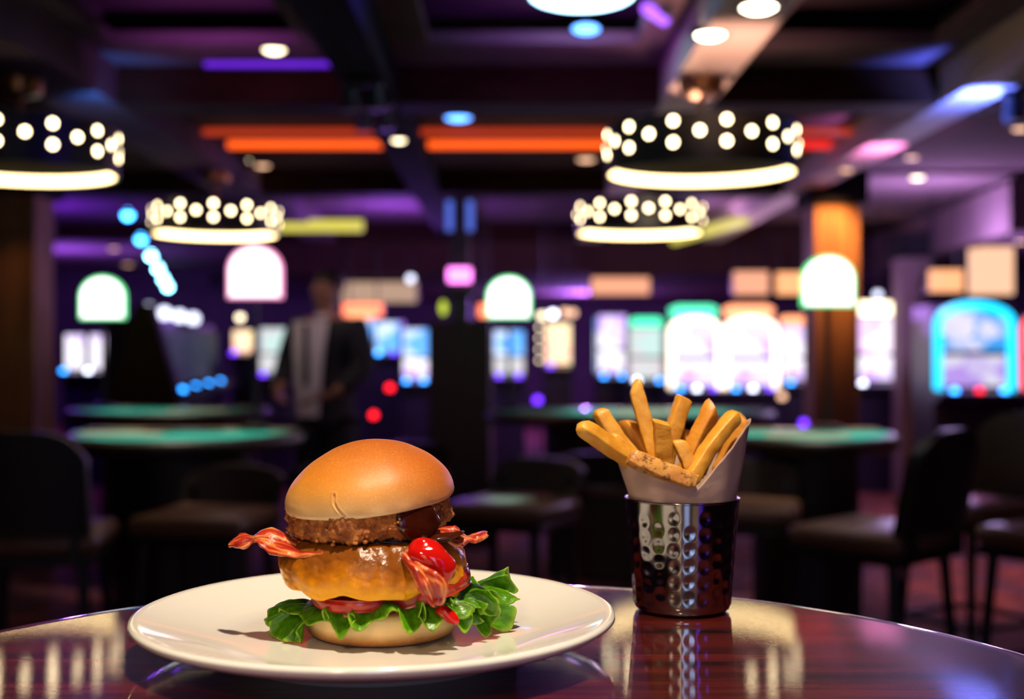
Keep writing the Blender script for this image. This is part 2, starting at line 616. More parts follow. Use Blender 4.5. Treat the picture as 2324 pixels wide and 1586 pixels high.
disc_light('bright warm downlight in the pale beam, at the top edge', 1722, 18, ZB, .055, 'downlight_white')
disc_light('bright warm downlight in the pale beam, above the right chandelier', 1612, 80, ZB, .05, 'downlight_white')
disc_light('warm downlight above the left red neon, near the top', 622, 114, ZC, .045, 'downlight_warm')
disc_light('small pale downlight on the black beam', 905, 318, ZB, .035, 'downlight_warm')
disc_light('warm downlight below the left red neon, leftmost', 442, 366, ZC, .05, 'downlight_dim')
disc_light('bright warm downlight below the left red neon, middle', 547, 364, ZC, .06, 'downlight_warm')
disc_light('amber downlight below the left red neon, rightmost', 596, 376, ZC, .05, 'downlight_dim')
disc_light('pink downlight left of the large right chandelier rim', 1330, 362, ZC, .06, 'downlight_dim')
disc_light('dim downlight above the wooden pillar', 1921, 385, ZB, .04, 'downlight_dim')
disc_light('warm downlight right of the wooden pillar, upper', 2070, 357, ZC, .04, 'downlight_dim')
disc_light('bright downlight right of the wooden pillar, lower', 2082, 403, ZC, .05, 'downlight_warm')
disc_light('amber downlight at the right edge, upper', 2316, 292, ZC, .045, 'downlight_dim')
disc_light('amber downlight at the right edge, lower', 2318, 548, 2.12, .05, 'downlight_dim')
disc_light('dim amber downlight above the peach signs at right', 2042, 590, 2.12, .06, 'downlight_dim')
disc_light('dim amber downlight left of the blue row, upper', 214, 514, ZC, .06, 'downlight_dim')
disc_light('dim amber downlight left of the blue row, middle', 258, 564, ZC, .07, 'downlight_dim')
disc_light('dim amber downlight left of the blue row, lower', 290, 600, ZC, .07, 'downlight_dim')
for i, (px, py, lb) in enumerate([(290, 484, 'first and largest'), (320, 540, 'second'), (343, 578, 'third'), (359, 607, 'fourth'), (371, 631, 'fifth'), (381, 649, 'sixth and lowest')]):
    disc_light('bright ice blue spotlight, %s of the slanting row at left' % lb, px, py, 2.36, .040 + .005 * i, 'led_blue' if i < 2 else 'led_ice', name='blue_spotlight', cat='spotlight', group='row of blue spotlights')
# glowing dome in the tray over the middle bay
t = thing('dome_light', 'large glowing blue white dome light at the top edge', 'ceiling light', (P(1320, 0, 4.75).x, 4.75, 2.62))
MB().sphere((0, 0, .03), .20, 28, 12, (1, .8, .25)).build('diffuser', 'dome_blue', t, True)
MB().lathe([(.19, .03), (.215, .02), (.22, .05), (.19, .06)], 32, closed=True).build('trim_ring', 'black_metal', t, True, sharp=40)
MB().tube([(0, 0, .05), (0, 0, .13)], .03, 10).build('stem', 'black_metal', t, True, sharp=40)
t = thing('wall_light', 'small blue glow on the tray below the dome', 'wall light', P(1330, 66, 5.08))
MB().sphere((0, 0, 0), .05, 16, 8, (1.1, .45, .42)).build('lens', 'spot_blue', t, True)  # blue lamp reflection on the tray face, modelled as a glowing capsule
MB().box((0, .025, 0), (.12, .03, .05), bevel=.008).build('housing', 'black_metal', t)
glow('spot_violet', (0.38, 0.10, 1.0), 2.2)
t = thing('wall_light', 'violet glowing tube light beside the pale beam', 'wall light', P(1488, 42, 4.6))
MB().tube([(-.045, -.10, .01), (.045, .10, .02)], .022, 10).build('lens', 'spot_violet', t, True, sharp=50)
MB().box((.03, 0, .025), (.05, .16, .02)).build('housing', 'black_metal', t)
t = thing('light_strip', 'thin violet light strip along the dark cross beam at upper left', 'light strip', P(610, 143, 5.44))
MB().box((0, 0, 0), (.56, .03, .03), bevel=.006).build('diffuser', 'strip_violet', t)
MB().box((0, .025, 0), (.60, .02, .05)).build('channel', 'black_metal', t)
glow('spot_teal', (0.04, 0.32, 0.26), 0.9)
disc_light('teal glowing ceiling light above the middle red neon', 1150, 248, ZC, .10, 'spot_teal')
disc_light('deep blue glowing ceiling light above the middle red neon', 1040, 268, ZC, .07, 'spot_blue')
# track spotlights on the black beam
for px, py, D, lb in ((845, 208, 5.0, 'nearest pair of the black beam'), (868, 245, 5.45, 'farther one on the black beam')):
    loc = Vector((-0.60, D, ZB))
    t = thing('track_spotlight', 'black track spotlight, ' + lb, 'spotlight', loc)
    MB().box((0, 0, -.015), (.16, .05, .03), bevel=.006).build('base', 'black_metal', t)
    for s in (-1, 1):
        MB().lathe([(0, 0), (.035, 0), (.04, .02), (.032, .09), (0, .09)], 14, c=(s * .05, 0, -.125)).build('head', 'black_metal', t, True, sharp=40)
t = thing('track_spotlight', 'black track spotlight beside the blue lit beam at right', 'spotlight', (2.12, 5.2, ZB))
MB().box((0, 0, -.015), (.16, .05, .03), bevel=.006).build('base', 'black_metal', t)
MB().lathe([(0, 0), (.04, 0), (.045, .02), (.035, .10), (0, .10)], 14, c=(-.03, 0, -.13)).build('head', 'black_metal', t, True, sharp=40)
MB().sphere((.07, 0, -.06), .022, 10, 8).build('lens', 'strip_violet', t, True)

# ------------------------------------------------------------------ gaming tables and lit signs
mat('felt', (0.005, 0.52, 0.42), 0.9, noise=(60.0, (0.004, 0.46, 0.38)), bmp=(400.0, 0.3, 0.001))
mat('rail_leather', (0.022, 0.012, 0.008), 0.45, noise=(20.0, (0.03, 0.016, 0.010)))
mat('rail_wood', (0.34, 0.22, 0.13), 0.4, noise=(8.0, (0.28, 0.17, 0.10)))
mat('cream_print', (0.72, 0.62, 0.45), 0.7, noise=(10.0, (0.65, 0.55, 0.4)))
mat('panel_dark', (0.030, 0.012, 0.010), 0.6, noise=(6.0, (0.022, 0.010, 0.008)))


def half_round(wd, dp, n=28):
    """outline of a gaming table top, its round side towards -Y"""
    pts = []
    for i in range(n + 1):
        a = PI + PI * i / n
        pts.append((wd / 2 * math.cos(a), dp * math.sin(a)))
    return pts


def gaming_table(label, x, y, wd, dp, cream=None):
    t = thing('gaming_table', label, 'gaming table', (x, y, 0), 0, 'green felt gaming tables')
    MB().prism(half_round(wd, dp), 'z', .90, .945).build('felt_top', 'felt', t)
    path = [(a * 1.02, b * 1.02, .912) for a, b in half_round(wd, dp)]
    MB().tube(path, .035, 10).build('arm_rail', 'rail_leather', t, True, sharp=50)
    MB().box((0, .03, .93), (wd, .06, .05), bevel=.01).build('dealer_edge', 'rail_wood', t)
    MB().box((0, -.10, .951), (wd * .36, .10, .012), bevel=.003).build('chip_tray', 'chrome', t)
    MB().prism([(a * .62, b * .5 - .1) for a, b in half_round(wd, dp)], 'z', 0, .90).build('pedestal', 'panel_dark', t)
    if cream:
        a, b = cream
        MB().box((a, b, .949), (.34, .10, .006), bevel=.002).build('betting_mat', 'cream_print', t)
    return t


GT = [
    gaming_table('green felt gaming table at far left, behind the nearer one', P(375, 0, 7.4).x, 7.55, 1.15, .55, (.24, -.30)),
    gaming_table('green felt gaming table at left, nearest, behind dark stools', P(395, 0, 5.2).x, 5.45, 0.92, .60, (-.22, -.26)),
    gaming_table('long green felt gaming table seen behind the french fries', P(1440, 0, 7.1).x, 7.35, 1.60, .55, (0.05, -.33)),
    gaming_table('green felt gaming table right of the fries cup', P(1845, 0, 5.2).x, 5.45, 0.72, .55, (-.05, -.36)),
]
for i, (x, y, e) in enumerate([(P(405, 0, 7.4).x, 7.3, 90), (P(395, 0, 5.2).x, 5.2, 80), (P(1475, 0, 7.1).x, 7.1, 120), (P(1845, 0, 5.2).x, 5.25, 90)]):
    lamp('felt_fill', 'SPOT', (x, y, 2.36), (1.0, 0.85, 0.66), e, 0.05, (x, y, .9), 46, 0.7)  # unseen spots added to brighten the felt

glow('sign_white', (0.94, 1.0, 0.95), 3.2)
glow('sign_pinkish', (1.0, 0.86, 0.95), 2.6)
glow('rim_green', (0.12, 0.95, 0.28), 1.6)
glow('rim_pink', (1.0, 0.28, 0.55), 1.5)


def dome_outline(wd, h, n=20):
    r = wd / 2
    pts = [(-r, 0), (r, 0)]
    s = h - r * .9
    for i in range(n + 1):
        a = PI * i / n
        pts.append((r * math.cos(a), s + r * .9 * math.sin(a)))
    return pts


def table_sign(label, px, py0, py1, wpx, D, base_z, face, rim):
    wd = wpx / FPX * D
    h = (py1 - py0) / FPX * D
    c = P(px, py1, D)
    t = thing('table_sign', label, 'lit sign', (c.x, D, base_z), 0, 'dome shaped table signs')
    z0 = c.z - base_z
    out = [(a, b + z0) for a, b in dome_outline(wd, h)]
    inn = [(a * .90, z0 + h * .04 + b * .905) for a, b in dome_outline(wd, h)]
    rm = MB().prism(out, 'y', .0, .03).build('sign_rim', rim, t)
    MB().prism(inn, 'y', -.008, .0).build('sign_face', face, rm)
    MB().tube([(0, .02, 0), (0, .02, z0)], .011, 10).build('pole', 'black_metal', t, True, sharp=50)
    MB().lathe([(0, 0), (.07, 0), (.065, .012), (.02, .02), (0, .02)], 20, c=(0, .02, 0)).build('foot', 'black_metal', t, True, sharp=40)
    return t


table_sign('green rimmed glowing dome sign on a pole at far left', 232, 627, 723, 102, 7.56, .9555, 'sign_white', 'rim_green')
table_sign('pink rimmed glowing dome sign on a pole below the left chandelier', 578, 556, 677, 124, 5.46, .9555, 'sign_pinkish', 'rim_pink')
table_sign('green rimmed glowing dome sign on a pole near the centre', 1155, 627, 721, 100, 7.36, .9555, 'sign_white', 'rim_green')
table_sign('green rimmed glowing dome sign in front of the wooden pillar', 1881, 579, 695, 120, 5.46, .9555, 'sign_white', 'rim_green')

# ------------------------------------------------------------------ stools
mat('stool_leather', (0.018, 0.009, 0.007), 0.5, noise=(30.0, (0.026, 0.012, 0.009)), bmp=(90.0, 0.2, 0.002))
mat('seat_tan', (0.20, 0.085, 0.04), 0.45, noise=(25.0, (0.16, 0.07, 0.035)), bmp=(90.0, 0.2, 0.002))
mat('stool_legs', (0.012, 0.009, 0.009), 0.4, noise=(20.0, (0.02, 0.012, 0.01)))


def make_stool(label, loc, rz, bh=.33):
    t = thing('bar_stool', label, 'bar stool', loc, rz, 'high stools around the gaming tables')
    MB().box((0, 0, .685), (.42, .42, .07), bevel=.028).build('seat', 'seat_tan', t, True)
    MB().box((0, 0, .635), (.40, .40, .035), bevel=.008).build('seat_frame', 'stool_legs', t)

    def back(u, v):
        a = (u - .5) * 1.5
        r = .30
        hh = bh * (1 - .28 * abs(2 * u - 1) ** 3)
        return Vector((r * math.sin(a) * .95, -.21 + r * .45 * (1 - math.cos(a)) - v * .05, .72 + hh * v))
    m_ = MB()
    n1, n2 = 18, 8
    m_.grid(n1, n2, back)
    nb = len(m_.v)
    m_.add([Vector(p) + Vector((0, -.045, 0)) for p in m_.v[:nb]], [])
    fs = list(m_.f)
    m_.f += [tuple(i + nb for i in reversed(f)) for f in fs]
    for i in range(n1 - 1):
        m_.f.append((i * n2, i * n2 + nb, (i + 1) * n2 + nb, (i + 1) * n2))
        e = n2 - 1
        m_.f.append((i * n2 + e, (i + 1) * n2 + e, (i + 1) * n2 + e + nb, i * n2 + e + nb))
    for j in range(n2 - 1):
        m_.f.append((j, j + 1, j + 1 + nb, j + nb))
        o_ = (n1 - 1) * n2
        m_.f.append((o_ + j, o_ + j + nb, o_ + j + 1 + nb, o_ + j + 1))
    m_.build('backrest', 'stool_leather', t, True, sharp=60)
    for sx in (-1, 1):
        MB().box((sx * .15, -.215, .71), (.03, .03, .16)).build('back_support', 'stool_legs', t)
        for sy in (-1, 1):
            MB().tube([(sx * .16, sy * .16, .63), (sx * .20, sy * .20, 0)], [.020, .015], 8).build('leg', 'stool_legs', t, True, sharp=50)
    q = .185
    MB().tube([(-q, -q, .26), (q, -q, .26), (q, q, .26), (-q, q, .26)], .011, 8, closed=True).build('footrest', 'stool_legs', t)
    return t


ST0 = make_stool('dark bar stool at the far left edge, its back towards us', (P(70, 0, 4.0).x, 4.1, 0), .12)
ST1 = make_stool('dark bar stool with lit seat edge left of the burger', (P(470, 0, 4.5).x, 4.5, 0), 2.95, .14)
for px, D, rz, lb in (
        (775, 5.1, .10, 'dark bar stool directly behind the burger, left of centre'),
        (1165, 4.85, 2.7, 'bar stool with bright bluish seat just right of the burger'),
        (1370, 5.6, -.2, 'dark bar stool behind the steel cup, left of it'),
        (1690, 4.75, 2.9, 'dark bar stool just right of the steel cup'),
        (1985, 4.15, .75, 'large dark bar stool with curved back right of the cup'),
        (2205, 4.85, 2.0, 'bar stool with violet lit seat near the right edge'),
        (2420, 4.1, .6, 'dark bar stool cut off by the right edge'),
        (905, 6.2, .3, 'dark bar stool behind the burger, right of the standing man')):
    dup(ST0 if px > 1900 else ST1, (P(px, 0, D).x, D, 0), rz, lb)
lamp('seat_wash', 'SPOT', (1.75, 5.3, 2.34), (0.40, 0.25, 1.0), 320, 0.05, (1.72, 4.90, .7), 12, 0.6)
lamp('seat_wash_mid', 'SPOT', (-.02, 5.3, 2.34), (0.30, 0.85, 1.0), 420, 0.05, (-.03, 4.84, .72), 7, 0.6)  # narrow cyan spot added to stand in for the seat's glossy highlight
lamp('seat_wash_warm', 'SPOT', (1.3, 4.9, 2.36), (1.0, 0.5, 0.3), 9, 0.05, (1.15, 4.3, .7), 34, 0.7)
lamp('seat_wash_left', 'SPOT', (-1.2, 4.95, 2.36), (1.0, 0.6, 0.42), 7, 0.05, (-1.2, 4.4, .7), 40, 0.7)
lamp('carpet_wash', 'SPOT', (2.7, 6.6, 2.36), (1.0, 0.55, 0.5), 150, 0.06, (2.9, 6.8, 0), 56, 0.7)
lamp('carpet_wash_mid', 'SPOT', (.0, 6.7, 2.36), (1.0, 0.45, 0.3), 90, 0.06, (.05, 6.7, 0), 24, 0.7)

# ------------------------------------------------------------------ slot machines
mat('cabinet_dark', (0.020, 0.012, 0.030), 0.35, 0.1, noise=(5.0, (0.03, 0.016, 0.04)))
glow('scr_white', (0.95, 0.88, 1.0), 1.5, (0.62, 0.40, 0.95), 4.0)
glow('scr_pink', (1.0, 0.86, 1.0), 1.5, (0.85, 0.42, 0.95), 6.0)
glow('scr_blue', (0.12, 0.42, 1.0), 1.5, (0.75, 0.85, 1.0), 6.0)
glow('scr_cyan', (0.04, 0.34, 0.85), 1.1, (0.80, 0.75, 1.0), 7.0)
glow('scr_mint', (0.62, 0.85, 0.80), 1.1, (0.75, 0.70, 0.72), 6.0)
glow('scr_amber', (1.0, 0.75, 0.42), 1.8, (1.0, 0.55, 0.40), 8.0)
glow('scr_lilac', (0.55, 0.35, 0.95), 0.9, (0.85, 0.80, 1.0), 5.0)
glow('arch_cream', (1.0, 0.80, 0.62), 3.4)
glow('arch_cyan', (0.0, 0.60, 1.0), 2.2)
glow('arch_blue', (0.0, 0.20, 1.0), 2.4)
glow('arch_red', (1.0, 0.06, 0.06), 2.2)
glow('arch_magenta', (0.85, 0.12, 0.85), 1.6)
glow('top_green', (0.06, 0.75, 0.40), 2.2)
glow('top_orange', (1.0, 0.34, 0.14), 2.2)
glow('top_cream', (1.0, 0.82, 0.55), 4.0)
glow('btn_blue', (0.02, 0.30, 1.0), 9.0, sample=False)
glow('btn_violet', (0.12, 0.02, 0.8), 6.0, sample=False)
glow('btn_red', (1.0, 0.01, 0.02), 4.0, sample=False)
glow('btn_white', (0.75, 0.80, 1.0), 8.0, sample=False)


def slot(label, x0, x1, y0, y1, D, scr, scr2=None, arch=None, topper=None, buttons=('btn_blue', 'btn_violet'), rz=0.0, bulbs=None, side=None):
    wd = (x1 - x0) / FPX * D
    c = P((x0 + x1) / 2, 0, D)
    zt_, zd = CAMZ + (793 - y0) / FPX * D, CAMZ + (793 - y1) / FPX * D
    t = thing('slot_machine', label, 'slot machine', (c.x, D, 0), rz, 'lit slot machines')
    dp = .5
    prof = [(0, 0), (0, zd - .10), (-.14, zd - .06), (-.14, zd - .02), (.03, zd + .01), (.05, zt_), (dp, zt_), (dp, 0)]
    cab = MB().prism(prof, 'x', -wd / 2, wd / 2).build('cabinet', 'cabinet_dark', t)
    hh = zt_ - zd
    sw = wd * (.80 if arch else .92)
    zm = zd + hh * (.42 if scr2 else .0)
    if scr2:
        MB().box((0, .028, zd + hh * .22), (sw, .02, hh * .36), bevel=.006).build('lower_screen', scr2, t)
    MB().box((0, .035, (zm + zt_) / 2 + hh * .0), (sw, .02, (zt_ - zm) * (.86 if arch else .92)), bevel=.006).build('screen', scr, t)
    if arch:
        r = wd * .055
        hw = wd / 2 - r
        pa = [(-hw, -.01, zd - .02), (-hw, .0, zt_ - hw * .5)]
        for i in range(1, 12):
            a = PI - PI * i / 12
            pa.append((hw * math.cos(a), .0, zt_ - hw * .5 + hw * .5 * math.sin(a)))
        pa += [(hw, .0, zt_ - hw * .5), (hw, -.01, zd - .02)]
        MB().tube(pa, r, 8).build('arch_light', arch, t, True, sharp=60)
    if topper:
        MB().prism([(-wd * .38, zt_ + .0), (wd * .38, zt_ + .0), (wd * .44, zt_ + wd * .20), (wd * .3, zt_ + wd * .26), (-wd * .3, zt_ + wd * .26), (-wd * .44, zt_ + wd * .20)], 'y', .06, .2).build('topper', topper, t)
    if side:
        MB().box((-wd / 2 - .004, .2, (zd + zt_) / 2), (.006, .10, hh * .9)).build('side_glow', side, t)
    for i, b in enumerate(buttons):
        xx = wd * (-.3 + .6 * i / max(1, len(buttons) - 1))
        MB().sphere((xx, -.10, zd - .012), .030, 12, 8).build('button', b, cab, True)
    if bulbs:
        first = None
        for i in range(bulbs[1]):
            z = zd + hh * (i + .5) / bulbs[1]
            if first is None:
                first = MB().sphere((0, 0, 0), wd * .06, 8, 6).build('bulb', bulbs[0], t, True)
                b = first
            else:
                b = first.copy()
                COL.objects.link(b)
            b.parent = t
            b.location = (wd * bulbs[2], -.01, z)
    return t


S = slot
S('white lit slot machine with cream arch, left one of the twin pair', 1516, 1640, 724, 880, 11.6, 'scr_white', 'scr_white', 'arch_cream', 'top_green', ('btn_blue', 'btn_white', 'btn_violet'))
S('white lit slot machine with cream arch, right one of the twin pair', 1640, 1768, 724, 880, 11.6, 'scr_white', 'scr_white', 'arch_cream', 'top_orange', ('btn_blue', 'btn_white', 'btn_violet'))
S('slot machine with red top left of the wooden pillar', 1772, 1856, 738, 866, 11.9, 'scr_white', 'scr_white', None, 'top_orange', ('btn_blue', 'btn_violet'))
S('pale green slot machine with bright green top sign', 1426, 1512, 742, 862, 12.4, 'scr_mint', 'scr_mint', None, 'top_green', ('btn_white', 'btn_blue'))
S('narrow white and blue slot machine left of the green topped one', 1356, 1424, 712, 852, 13.1, 'scr_white', 'scr_white', None, None, ('btn_blue', 'btn_blue'), .0, None, 'scr_blue')
S('amber lit slot machine right of the central glowing sign', 1236, 1298, 730, 830, 13.0, 'scr_amber', None, None, None, ('btn_violet',), 0, ('top_cream', 4, -.7))
S('blue screened slot machine below the central glowing sign', 1118, 1192, 748, 852, 12.0, 'scr_blue', 'scr_mint', None, None, ('btn_violet', 'btn_violet'))
S('pink and white slot machine with a bulb column, right of the wooden pillar', 1926, 2050, 716, 868, 11.4, 'scr_pink', 'scr_white', None, 'top_cream', ('btn_white', 'btn_blue'), 0, ('arch_cream', 9, .36))
S('large slot machine with glowing cyan arch at right', 2118, 2306, 692, 884, 9.4, 'scr_cyan', 'scr_lilac', 'arch_cyan', None, ('btn_blue', 'btn_red', 'btn_blue'))
S('red edged slot machine at the right border', 2316, 2460, 712, 884, 9.4, 'scr_pink', 'scr_pink', 'arch_red', None, ('btn_white', 'btn_violet'))
S('two screen blue slot machine left of the central kiosk', 912, 976, 744, 862, 12.2, 'scr_blue', 'scr_white', None, None, ('btn_blue', 'btn_blue'))
S('cyan screened slot machine behind the standing man', 784, 850, 724, 770, 12.4, 'scr_blue', None, None, 'top_orange', ('btn_blue', 'btn_white'))
S('cyan screened slot machine right of the standing man', 850, 908, 728, 800, 12.4, 'scr_blue', None, None, None, ('btn_blue', 'btn_violet'))
S('blue screened slot machine left of the standing man', 586, 664, 742, 848, 11.8, 'scr_mint', 'scr_mint', None, None, ('btn_violet',), 0, None, None)
S('white screened slot machine below the far left sign, left one', 144, 190, 756, 840, 12.0, 'scr_white', None, None, None, ('btn_blue',))
S('white screened slot machine below the far left sign, right one', 200, 242, 756, 840, 12.0, 'scr_white', None, None, None, ('btn_white',))
S('dim gold screened slot machine left of the blue screened one', 526, 572, 748, 800, 12.0, 'scr_amber', None, None, None, ('btn_violet',))
# row of machines seen from the side
glow('glint_ice', (0.22, 0.40, 0.48), 0.35)  # glow painting the bluish reflection streaks on the cabinet sides
glow('screen_off', (0.12, 0.20, 0.28), 0.10)
glow('globe_white', (0.75, 0.78, 1.0), 3.0)
for i, (px, D, lb) in enumerate([(398, 9.0, 'nearest'), (428, 9.8, 'second'), (458, 10.6, 'third'), (486, 11.4, 'fourth')]):
    c = P(px, 0, D)
    t = thing('slot_machine', 'dark slot machine seen from the side with white globe, %s of the left row' % lb, 'slot machine', (c.x, D, 0), 1.42, 'side row of slot machines')
    prof = [(0, 0), (0, .92), (-.16, .96), (-.16, 1.0), (.02, 1.05), (.10, 1.52), (.42, 1.52), (.46, 0)]
    cab = MB().prism(prof, 'x', -.22, .22).build('cabinet', 'cabinet_dark', t)
    MB().sphere((0, .2, 1.58), .055, 14, 10).build('globe', 'globe_white', t, True)
    MB().box((0, .05, 1.28), (.36, .02, .36), bevel=.005).build('screen', 'screen_off', t)
    MB().box((-.224, .10, 1.18), (.006, .03, .5)).build('side_glow', 'glint_ice', t)
    MB().sphere((-.15, -.12, 1.01), .024, 10, 8).build('button', 'btn_blue', cab, True)
# tall dark wooden wedge in front of that row
t = thing('display_board', 'tall dark wooden tapering board behind the left table', 'display board', P(325, 900, 8.1))
MB().prism([(-.22, -.93), (.23, -.93), (.22, 0), (.05, .60), (-.05, .60), (-.21, 0)], 'y', 0, .12).build('board', 'beam_wood', t)
MB().box((0, .06, .035 - t.location.z), (.6, .3, .07), bevel=.01).build('foot', 'beam_wood', t)

# unseen glowing machines added behind the viewer for the cup's reflections
slot('tall blue white slot machine added behind the viewer for reflections in the cup', 0, 10, 300, 800, 0.0001, 'scr_blue') if False else None


def added_rear_machine(label, x, y, rz, scr):
    t = thing('slot_machine', label, 'slot machine', (x, y, 0), rz, 'lit slot machines')
    prof = [(0, 0), (0, .8), (-.16, .84), (-.16, .9), (.02, .95), (.06, 2.34), (.5, 2.34), (.5, 0)]
    MB().prism(prof, 'x', -.35, .35).build('cabinet', 'cabinet_dark', t)
    MB().box((0, .03, 1.66), (.56, .02, 1.25), bevel=.01).build('screen', scr, t)
    MB().box((0, .0, 1.0), (.6, .03, .08), bevel=.01).build('lower_screen', scr, t)
    return t


glow('cup_reflect_blue', (0.45, 0.62, 1.0), 5.0)
glow('cup_reflect_cream', (1.0, 0.78, 0.50), 3.0)
glow('cup_reflect_violet', (0.16, 0.05, 0.9), 3.0)
added_rear_machine('tall blue white slot machine added behind the viewer for reflections in the cup', 0.25, -2.5, PI, 'cup_reflect_blue')
added_rear_machine('tall cream slot machine added behind the viewer for reflections in the cup', -0.75, -2.4, PI - .3, 'cup_reflect_cream')
added_rear_machine('tall violet slot machine added behind the viewer for reflections in the cup', 2.2, -2.6, PI + .5, 'cup_reflect_violet')

# ------------------------------------------------------------------ central kiosk
glow('kiosk_blue', (0.10, 0.18, 0.85), 0.9)
glow('kiosk_pink', (1.0, 0.22, 0.85), 3.2)
glow('kiosk_lime', (0.50, 0.60, 0.04), 1.6)
t = thing('kiosk', 'dark wooden kiosk column with pink and blue lights at the centre', 'kiosk', (P(1042, 0, 8.2).x, 8.2, 0))
wk = 142 / FPX * 8.2
zk = P(0, 728, 8.2).z
MB().box((0, .2, zk / 2), (wk, .4, zk), bevel=.01).build('body', 'panel_dark', t)
MB().box((0, .16, (zk + 2.32) / 2), (.125, .12, 2.32 - zk), bevel=.006).build('post', 'black_metal', t)
for s in (-1, 1):
    MB().box((s * .068, .10, P(0, 486, 8.2).z), (.045, .03, .20), bevel=.006).build('side_glow', 'kiosk_blue', t)
MB().box((0, .06, P(0, 623, 8.2).z), (.155, .05, .095), bevel=.012).build('light_box', 'kiosk_pink', t)
MB().box((0, .09, P(0, 660, 8.2).z), (.22, .10, .06), bevel=.008).build('shelf', 'black_metal', t)
MB().sphere((P(1005, 0, 8.2).x - P(1042, 0, 8.2).x, .05, P(0, 698, 8.2).z), .03, 12, 8, (.8, .6, 1.6)).build('indicator', 'kiosk_lime', t, True)

# ------------------------------------------------------------------ hanging signs
glow('sign_peach', (1.0, 0.42, 0.23), 1.1)
glow('sign_peach_bright', (1.0, 0.55, 0.34), 1.2)
glow('sign_tan', (0.75, 0.48, 0.32), 0.7)
glow('sign_red', (1.0, 0.22, 0.10), 2.4)
glow('sign_orange', (1.0, 0.42, 0.16), 1.4)


def hang_sign(label, x0, x1, y0, y1, D, m_):
    c = P((x0 + x1) / 2, (y0 + y1) / 2, D)
    wd, h = (x1 - x0) / FPX * D, (y1 - y0) / FPX * D
    t = thing('hanging_sign', label, 'sign', c, 0, 'lit hanging signs')
    MB().box((0, 0, 0), (wd, .02, h), bevel=.006).build('sign_face', m_, t)
    hs = MB().box((0, .06, 0), (wd * 1.03, .10, h * 1.06), bevel=.01).build('housing', 'black_metal', t)
    for s in (-1, 1):
        MB().tube([(s * wd * .35, .06, h / 2), (s * wd * .35, .06, (2.14 if D > 14 else (2.75 if D > 12.3 else 2.55)) - c.z)], .008, 6).build('rod', 'black_metal', hs)
    return t


hang_sign('wide peach lit sign left of the green topped slot machine', 1342, 1474, 630, 668, 14.4, 'sign_peach')
hang_sign('peach lit sign above the twin white machines', 1665, 1744, 616, 668, 12.6, 'sign_peach')
hang_sign('small orange peach sign beside the wooden pillar', 1762, 1822, 618, 668, 12.4, 'sign_orange')
hang_sign('small peach sign left of the tall peach screen', 2108, 2186, 612, 662, 10.2, 'sign_orange')
hang_sign('tall bright peach screen near the right edge', 2198, 2300, 560, 668, 10.4, 'sign_peach_bright')
hang_sign('tan lit panel behind the standing man', 776, 945, 640, 686, 14.6, 'sign_tan')
hang_sign('glowing red sign right of the standing man', 778, 868, 688, 718, 13.2, 'sign_red')
hang_sign('small red orange sign left of the central dome sign', 1086, 1112, 690, 720, 12.0, 'sign_red')

# small point lights on far machines
for px, py, D, m_, lb in (
        (110, 788, 9.0, 'btn_blue', 'blue lamp bead at far left edge of the hall'),
        (1220, 908, 8.5, 'btn_violet', 'violet lamp bead left of the french fries'),
        (885, 880, 8.6, 'btn_red', 'dim red lamp bead, upper one behind the burger'),
        (848, 942, 7.6, 'btn_red', 'bright red lamp bead, lower one behind the burger'),
        (1824, 960, 7.4, 'btn_violet', 'violet lamp bead over the right gaming table'),
        (1775, 900, 9.0, 'downlight_dim', 'amber lamp bead right of the fries'),
        (932, 632, 13.0, 'globe_white', 'white globe lamp beside the kiosk post'),
        (1992, 668, 10.8, 'globe_white', 'white globe lamp above the pink slot machine'),
        (1230, 716, 11.5, 'top_cream', 'cream globe lamp right of the central dome sign, first'),
        (1255, 712, 11.8, 'btn_white', 'white globe lamp right of the central dome sign, second'),
        (1282, 708, 12.0, 'downlight_dim', 'amber globe lamp right of the central dome sign, third'),
        (1300, 710, 12.2, 'downlight_dim', 'amber globe lamp right of the central dome sign, fourth'),
        (545, 720, 9.5, 'top_cream', 'cream globe lamp beside the row of side machines')):
    t = thing('bead_lamp', lb, 'lamp', P(px, py, D))
    MB().sphere((0, 0, 0), .026 * D / 8.5, 12, 8).build('bulb', m_, t, True)
    sg = 1 if t.location.z > CAMZ else -1
    MB().lathe([(0, sg * .055), (.018, sg * .055), (.022, sg * .02), (0, sg * .015)], 12).build('socket', 'black_metal', t, True, sharp=40)
    far = (2.75 if D > 12.55 else ZC) if sg > 0 else 0.0
    MB().tube([(0, 0, sg * .05), (0, 0, far - t.location.z)], .006, 6).build('cord' if sg > 0 else 'post', 'black_metal', t)

# ------------------------------------------------------------------ standing man
mat('suit_black', (0.010, 0.010, 0.016), 0.75, noise=(40.0, (0.014, 0.013, 0.02)))
mat('shirt', (0.80, 0.72, 0.80), 0.7, noise=(40.0, (0.74, 0.66, 0.76)))
mat('skin', (0.36, 0.17, 0.11), 0.5, noise=(30.0, (0.32, 0.15, 0.10)), sss=(0.2, (1, .3, .15), .01))
mat('hair', (0.010, 0.008, 0.008), 0.6, noise=(120.0, (0.02, 0.015, 0.012)))


def skin_mesh(name, verts, edges, radii, m_, parent, root=0, sub=2):
    me = bpy.data.meshes.new(name)
    me.from_pydata(verts, edges, [])
    o = bpy.data.objects.new(name, me)
    COL.objects.link(o)
    o.parent = parent
    md = o.modifiers.new('skin', 'SKIN')
    for i, r in enumerate(radii):
        sv = me.skin_vertices[0].data[i]
        sv.radius = r if isinstance(r, tuple) else (r, r)
        sv.use_root = i == root
    md.use_smooth_shade = True
    s = o.modifiers.new('sub', 'SUBSURF')
    s.levels = s.render_levels = sub
    me.materials.append(MATS[m_])
    return o


